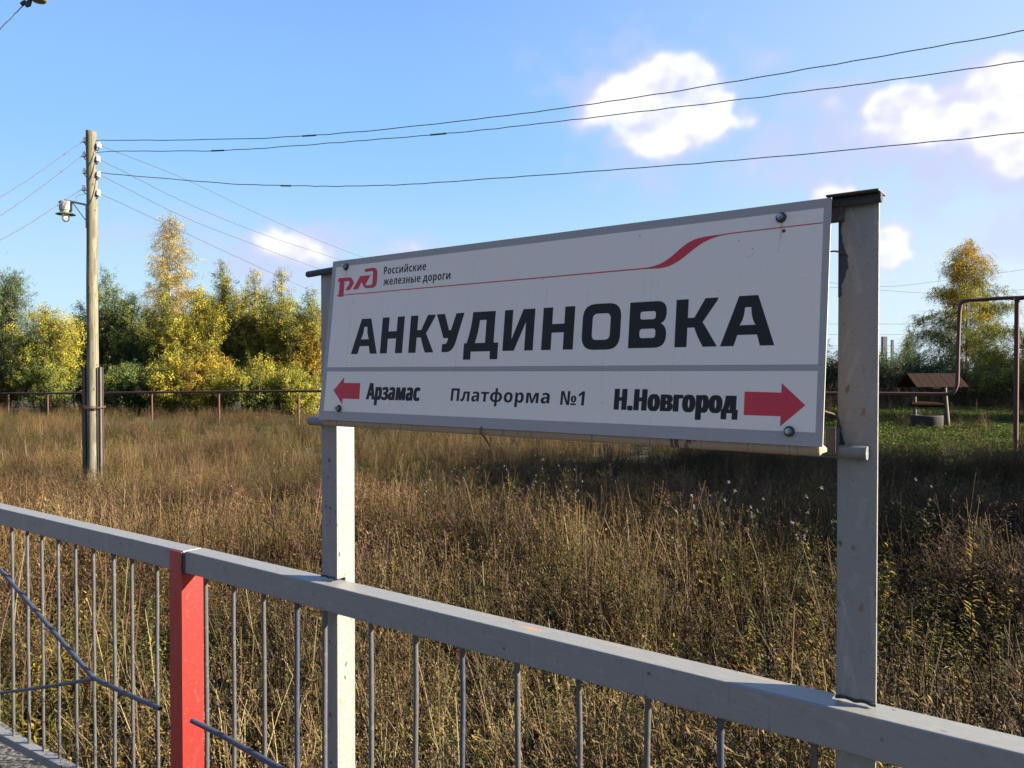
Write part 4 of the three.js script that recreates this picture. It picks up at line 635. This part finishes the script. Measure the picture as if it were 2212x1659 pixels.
// ---------------------------------------------------------------- utility pole with insulators, lamp and wires
const PD = 15.3, px2m = PD / F;
const poleTop = at(198, 283, PD), poleBase = at(201, 1020, PD), PGY = groundY(poleBase.x, -PD) - 0.1;
const pole = thing('utility_pole', 'weathered wooden utility pole held by two steel stakes', 'utility pole', [poleBase.x, PGY, -PD]);
const poleH = poleTop.y - PGY, PXY = (px, py, dz = 0) => { const p = at(px, py, PD); return [p.x - poleBase.x, p.y - PGY, dz]; };
{
  const wood = canvasTex(512, 2048, (c, w, h) => {
    c.fillStyle = '#5e5949'; c.fillRect(0, 0, w, h); const r = mulberry(77);
    for (let i = 0; i < 2600; i++) { const x = r() * w, y = r() * h, L = 30 + 220 * r(); c.strokeStyle = r() < 0.5 ? 'rgba(40,33,24,' + (0.08 + 0.25 * r()) + ')' : 'rgba(160,152,124,' + (0.05 + 0.15 * r()) + ')'; c.lineWidth = 0.8 + 2 * r(); c.beginPath(); c.moveTo(x, y); c.lineTo(x + 5 * (r() - 0.5), y + L); c.stroke(); }
    for (let i = 0; i < 150; i++) { const x = r() * w, y = r() * h, k = 12 + 46 * r(); c.fillStyle = r() < 0.6 ? 'rgba(44,38,30,' + (0.08 + 0.2 * r()) + ')' : 'rgba(140,134,116,' + (0.08 + 0.16 * r()) + ')'; c.beginPath(); for (let q = 0; q < 9; q++) { const a = q / 9 * 6.28, m = k * (0.5 + 0.8 * r()); c.lineTo(x + Math.cos(a) * m * 0.7, y + Math.sin(a) * m * 2.2); } c.fill(); }
    for (let i = 0; i < 46; i++) { const x = r() * w, y = r() * h; c.fillStyle = 'rgba(34,27,20,.85)'; c.beginPath(); c.ellipse(x, y, 6 + 8 * r(), 4 + 5 * r(), 0, 0, 7); c.fill(); c.strokeStyle = 'rgba(80,66,48,.5)'; c.lineWidth = 3; c.beginPath(); c.ellipse(x, y, 16, 11, 0, 0, 7); c.stroke(); }
    for (let i = 0; i < 60; i++) { const x = r() * w, y = r() * h; c.strokeStyle = 'rgba(24,19,14,.8)'; c.lineWidth = 1.5 + 2.5 * r(); c.beginPath(); c.moveTo(x, y); c.lineTo(x + 6 * (r() - 0.5), y + 120 + 200 * r()); c.stroke(); }
  });
  const S = 60, A = 20, pos = [], uv = [], idx = [], dx = poleTop.x - poleBase.x;
  for (let j = 0; j <= S; j++) for (let i = 0; i <= A; i++) {
    const t = j / S, a = i / A * Math.PI * 2, y = t * poleH, r = lerp(0.112, 0.098, t) * (1 + 0.05 * fbm(Math.cos(a) * 1.2, y * 1.3, Math.sin(a) * 1.2, 3)), cx = dx * t + 0.035 * fbm(2, y * 0.45, 5, 2);
    pos.push(cx + Math.cos(a) * r, y + (j === S ? 0.02 * Math.cos(a + 2.6) : 0), Math.sin(a) * r); uv.push(i / A, y / 4);
  }
  for (let j = 0; j < S; j++) for (let i = 0; i < A; i++) { const a = j * (A + 1) + i, b = a + A + 1; idx.push(a, b, a + 1, a + 1, b, b + 1); }
  const ci = pos.length / 3; pos.push(dx, poleH + 0.004, 0); uv.push(0.5, 0.5); for (let i = 0; i < A; i++) idx.push(S * (A + 1) + i, ci, S * (A + 1) + i + 1);
  const g = new THREE.BufferGeometry(); g.setAttribute('position', new THREE.Float32BufferAttribute(pos, 3)); g.setAttribute('uv', new THREE.Float32BufferAttribute(uv, 2)); g.setIndex(idx); g.computeVertexNormals();
  part('pole_shaft', g, std({ map: wood, roughness: 0.92, bumpMap: wood, bumpScale: 0.02 }), pole);
  // steel channel stakes on both sides and the wire band
  const stakeTop = PXY(200, 793)[1];
  for (const s of [-1, 1]) {
    const x = PXY(201, 900)[0] + s * 0.15, q = [];
    q.push(box(x - 0.004, x + 0.004, 0, stakeTop, -0.05, 0.05), box(x - 0.032, x + 0.032, 0, stakeTop, -0.056, -0.048), box(x - 0.032, x + 0.032, 0, stakeTop, 0.048, 0.056));
    q.push(box(x - 0.032, x - 0.024, 0, stakeTop, 0.05, 0.062), box(x + 0.024, x + 0.032, 0, stakeTop, 0.05, 0.062));
    part('steel_stake', merge(q), M.channel, pole);
  }
  const by = PXY(201, 881)[1], bx = PXY(201, 881)[0], band = [];
  for (let k = 0; k < 3; k++) { const pts = []; for (let i = 0; i <= 24; i++) { const a = i / 24 * Math.PI * 2; pts.push([bx + Math.sign(Math.cos(a)) * Math.pow(Math.abs(Math.cos(a)), 0.5) * 0.215, by + k * 0.014 + 0.012 * Math.cos(a * 2 + k), Math.sign(Math.sin(a)) * Math.pow(Math.abs(Math.sin(a)), 0.6) * 0.125]); } band.push(tube(pts, 0.007, 60, 5)); }
  part('wire_band', merge(band), M.rust, pole);
}
const cpx = (x, y) => [(150 + x / 4.1475) / 1.47559, (380 + y / 4.1475) / 1.47559];
const insul = [[485, 270, -1], [478, 462, -1], [482, 683, -1], [473, 908, -1], [697, 348, 1], [687, 527, 1], [692, 732, 1], [690, 978, 1]];
const insPos = insul.map(([x, y, s]) => {
  const p = PXY(...cpx(x, y), s > 0 ? 0.03 : -0.03), g = new THREE.Group(); g.name = 'insulator'; pole.add(g); g.position.set(...p); g.rotation.z = -s * 0.12;
  part('porcelain_cup', lathe([[0, 0.058], [0.022, 0.056], [0.026, 0.046], [0.018, 0.036], [0.02, 0.03], [0.034, 0.022], [0.039, -0.02], [0.042, -0.045], [0.034, -0.046], [0.03, -0.02], [0, -0.01]], 18), M.porcelain, g);
  const dx = -s * (Math.abs(p[0] - PXY(199, 300)[0]) - 0.085);
  part('iron_hook', tube([[0, -0.01, 0], [0, -0.075, 0], [dx * 0.35, -0.115, 0], [dx * 0.8, -0.095, 0], [dx * 0.95, -0.04, 0], [dx * 1.3, -0.02, -p[2]]], 0.0085, 24, 6), M.iron, g);
  return new THREE.Vector3(...p).add(pole.position);
});
// the lamp
{
  const lc = PXY(...cpx(245, 1165)), lamp = thing('pole_lamp', 'old street lamp with white globe hung on a bracket from the wooden pole', 'street lamp', [lc[0] + poleBase.x, lc[1] + PGY, -PD]);
  const L = (x, y, z = 0) => { const q = PXY(...cpx(x, y)); return [q[0] - lc[0], q[1] - lc[1], z]; };
  part('housing', lathe([[0, 0.118], [0.098, 0.118], [0.118, 0.108], [0.122, 0.09], [0.122, 0.078], [0.116, 0.074], [0.116, -0.05], [0.108, -0.062], [0.1, -0.066], [0.094, -0.1], [0.09, -0.106]], 28), M.lampCase, lamp);
  part('shade', lathe([[0.088, -0.1], [0.12, -0.108], [0.178, -0.138], [0.179, -0.142], [0.12, -0.116], [0.088, -0.108]], 32), M.lampShade, lamp);
  part('globe', lathe([[0, -0.285], [0.03, -0.282], [0.055, -0.265], [0.07, -0.235], [0.074, -0.2], [0.07, -0.165], [0.064, -0.13], [0.06, -0.11]], 24), M.opal, lamp);
  part('bracket_arm', merge([rod(L(228, 1070), L(527, 1134), 0.02, 0.02, 4)]), M.lampCase, lamp);
  part('bracket_strut', rod(L(340, 1105), L(507, 1332), 0.008, 0.008, 6), M.iron, lamp);
  part('bracket_plate', box(L(512, 0)[0] - 0.012, L(512, 0)[0] + 0.012, L(0, 1440)[1], L(0, 1120)[1], -0.02, 0.02), M.lampCase, lamp);
  part('lamp_cable', tube([L(380, 1090), L(382, 1050), L(400, 1015), L(450, 995), L(525, 990)], 0.005, 16, 5), M.porcelain, lamp);
}
function wire(label, pts, r = 0.007, splices = []) {
  const g = thing('overhead_wire', label, 'wire', pts[0]), rel = pts.map((p) => p.clone().sub(pts[0]));
  const curve = new THREE.CatmullRomCurve3(rel), fine = [], n = 90, q = mulberry(pts[0].x * 91 + pts[0].y * 13 | 0);
  for (let i = 0; i <= n; i++) { const p = curve.getPoint(i / n); if (i && i < n) { p.y += (q() - 0.5) * 0.012; } fine.push(p); }
  part('wire_strand', tube(fine, r, n * 2, 5), M.wire, g);
  for (const t of splices) part('splice', tube([curve.getPoint(t - 0.006), curve.getPoint(t - 0.003), curve.getPoint(t), curve.getPoint(t + 0.003), curve.getPoint(t + 0.007)], r * 2, 12, 6), M.wire, g);
  return g;
}
// three wires to the next pole, off to the right
const far = (px, py, d) => at(px, py, d);
wire('topmost overhead wire running from the pole over the sign', [insPos[0], far(225, 303, 15.25), far(600, 297, 14.2), far(930, 269, 13.3), far(1330, 217, 12.3), far(1750, 148, 11.4), far(2212, 66, 10.4), far(2700, -30, 9.4)], 0.0075, [0.315]);
wire('second overhead wire from the pole, passing through the white cloud', [insPos[1], far(225, 328, 15.25), far(480, 325, 14.6), far(730, 308, 13.9), far(1050, 280, 13), far(1320, 249, 12.4), far(1750, 196, 11.4), far(2212, 132, 10.5), far(2700, 55, 9.5)], 0.0075, [0.245, 0.46]);
wire('lowest long overhead wire, dipping just above the sign', [insPos[2], far(225, 374, 15.25), far(520, 398, 14.5), far(730, 402, 14), far(865, 399, 13.6), far(1210, 375, 12.7), far(1650, 341, 11.7), far(2212, 286, 10.6), far(2700, 230, 9.6)], 0.0075, [0.305]);
// four wires that fall away behind the sign to a low pole there
const lowPole = thing('utility_pole', 'low wooden pole standing behind the sign', 'utility pole', [at(1010, 700, 27).x, groundY(at(1010, 700, 27).x, -27) - 0.05, -27]);
{ const h = at(1010, 598, 27).y - lowPole.position.y; part('pole_shaft', rod([0, 0, 0], [0, h, 0], 0.11, 0.09, 12), M.wellWood, lowPole); }
const ends = [[1010, 622], [1010, 652], [1010, 685], [1010, 722]];
const mids = [[[400, 387], [580, 472], [785, 556]], [[400, 437], [560, 503], [740, 563]], [[400, 470], [540, 525], [690, 581]], [[400, 503], [540, 568], [697, 636]]];
const names = ['upper slack wire dropping from the pole behind the sign', 'second slack wire dropping from the pole behind the sign', 'third slack wire dropping from the pole behind the sign', 'lowest slack wire dropping from the pole behind the sign'];
ends.forEach((e, i) => { const dd = (px) => lerp(PD, 27, clamp((px - 225) / 785, 0, 1)); wire(names[i], [insPos[4 + i], ...mids[i].map(([x, y]) => at(x, y, dd(x))), at(...e, 27)], 0.0055); });
// three wires off to the left
[[0, [0, 426]], [1, [0, 466]], [3, [0, 519]]].forEach(([k, [px, py]], i) => { const a = insPos[k], b = at(px, py, 13.6), c = b.clone().add(b.clone().sub(a).multiplyScalar(1.6)); c.y += 0.5; wire(['upper', 'middle', 'lower'][i] + ' wire leading away from the lamp side of the pole', [a, b, c], 0.0055, [0.13 + 0.02 * i]); });
// a strain clamp and insulator near the top corner, on a wire of its own
{
  const a = at(0, 63, 7), b = at(52, 10, 7), c = at(260, -190, 6.6), z = at(-180, 250, 7.3);
  const g = wire('wire with dark strain clamp and olive insulator high above the far railing', [z, a, b, c], 0.004);
  const rel = (px, py) => at(px, py, 7).sub(z);
  part('strain_clamp', tube([rel(46, 10), rel(56, 4), rel(60, 14), rel(64, 4), rel(66, -14)], 0.018, 14, 6), M.iron, g);
  part('insulator_cup', lathe([[0, -0.03], [0.05, -0.028], [0.068, -0.005], [0.066, 0.03], [0.03, 0.06], [0, 0.06]], 18).translate(...rel(84, -3).toArray()), M.lampShade, g);
}

// ---------------------------------------------------------------- gas pipeline, raised over a drive at the right
{
  const dAt = (px) => { const k = (px - CX) / F; return (32 - 0.53 * 8.8) / (1 + 0.53 * k); };
  const o = at(1000, 849, dAt(1000)); const g = thing('pipeline', 'rusty brown gas pipe on thin supports, raised in a frame near the well', 'pipeline', [o.x, groundY(o.x, o.z), o.z]);
  const rel = (px, py) => at(px, py, dAt(px)).sub(g.position);
  const path = [[-260, 852], [0, 850], [200, 849], [400, 847], [697, 845], [1000, 848], [1500, 850], [1800, 850], [1990, 851]].map(([x, y]) => rel(x, y)), pr = 0.05;
  part('low_pipe', tube(path, pr, 90, 8), M.pipe, g);
  part('riser_pipe', tube([rel(1988, 851), rel(2030, 851.5), rel(2048, 851), rel(2060, 846), rel(2067, 832), rel(2068.5, 810), rel(2069.5, 760), rel(2072, 690), rel(2073.5, 668), rel(2078, 653), rel(2092, 648.5), rel(2110, 648), rel(2160, 644.5), rel(2260, 641), rel(2420, 637)], pr, 140, 10), M.pipe, g);
  for (const px of [18, 103, 212, 328, 473, 645, 830, 1040, 1260, 1500, 1720]) { const a = rel(px, 848.5), p = at(px, 848.5, dAt(px)); part('support', rod([a.x, groundY(p.x, p.z) - g.position.y - 0.05, a.z], [a.x, a.y - 0.03, a.z], 0.042, 0.042, 8), M.pipe, g); }
  for (const px of [2197, 2380]) { const a = rel(px, 642), p = at(px, 642, dAt(px)); part('tall_support', rod([a.x, groundY(p.x, p.z) - g.position.y - 0.1, a.z], [a.x, a.y - 0.03, a.z], 0.06, 0.06, 10), M.pipe, g); part('collar', box(a.x - 0.14, a.x + 0.14, a.y - 0.075, a.y - 0.045, a.z - 0.06, a.z + 0.06), M.pipe, g); }
}
// ---------------------------------------------------------------- the well
{
  const d = 24.2, c = at(2010, 922, d), gy = groundY(c.x, c.z), g = thing('draw_well', 'old draw well with brown gable roof and wooden posts on the green grass', 'well', [c.x, gy, -d]);
  const X = (px) => at(px, 850, d).x - c.x, YY = (py) => at(2000, py, d).y - gy;
  part('well_ring', lathe([[0.36, 0], [0.46, 0], [0.47, YY(896)], [0.46, YY(893)], [0.37, YY(893)], [0.36, 0]], 20).translate(X(2002), -0.05, 0), M.wellRing, g);
  part('post', rod([X(1978), -0.1, 0], [X(1975), YY(836), 0], 0.055, 0.05, 6), M.wellWood, g); part('post', rod([X(2046), -0.1, 0.05], [X(2040), YY(834), 0], 0.085, 0.06, 6), M.wellWood, g);
  part('cross_beam', rod([X(1970), YY(838), 0], [X(2046), YY(838), 0], 0.04, 0.04, 6), M.wellWood, g);
  part('windlass', rod([X(1968), YY(873), 0], [X(2040), YY(874), 0], 0.085, 0.085, 12), M.wellRoof, g);
  part('crank', tube([[X(1968), YY(873), 0], [X(1960), YY(873), 0], [X(1960), YY(866), 0.12], [X(1954), YY(866), 0.12]], 0.014, 12, 6), M.iron, g);
  // roof boards, both slopes
  const yR = YY(807), yE = YY(836), xl = X(1958), xr = X(2068), dz = 0.62;
  for (const s of [1, -1]) for (let k = 0; k < 8; k++) { const a = xl + (xr - xl) * k / 8, L = Math.hypot(dz, yR - yE), b = box(a + 0.003, a + (xr - xl) / 8 - 0.003, -L, 0, -0.012, 0.012 + 0.004 * (k % 2)); b.rotateX(-s * Math.atan2(dz, yR - yE)); b.translate(0, yR, 0); part('roof_board', b, M.wellRoof, g); }
}
// two short concrete posts on the skyline and thin far wires
for (const [px, py, w, l] of [[1910, 727, 0.13, 'wider far concrete post on the skyline beside the sign post'], [1927.5, 734, 0.07, 'thinner far post on the skyline beside the wider one']]) { const t = at(px, py, 46), gy = groundY(t.x, t.z), g = thing('far_post', l, 'post', [t.x, gy - 0.1, t.z]); part('post_shaft', box(-w, w, 0, t.y - gy + 0.1, -w, w, 0.01), M.concretePost, g); }
[[[1700, 600], [1905, 619], [2030, 607], [2300, 570]], [[1700, 615], [1905, 627], [2010, 633], [2300, 622]], [[1700, 700], [1905, 700], [2050, 700], [2300, 696]], [[1700, 722], [1905, 723], [2050, 720], [2300, 716]], [[1700, 747], [1905, 747], [2000, 747], [2300, 745]]].forEach((l, i) => wire(['highest', 'second', 'third', 'fourth', 'lowest'][i] + ' of the far wires behind the tall birch', l.map(([x, y]) => at(x, y, 58)), 0.011));

scene.traverse((o) => { if (o.isMesh) { o.castShadow = true; o.receiveShadow = true; } });
renderer.render(scene, camera);
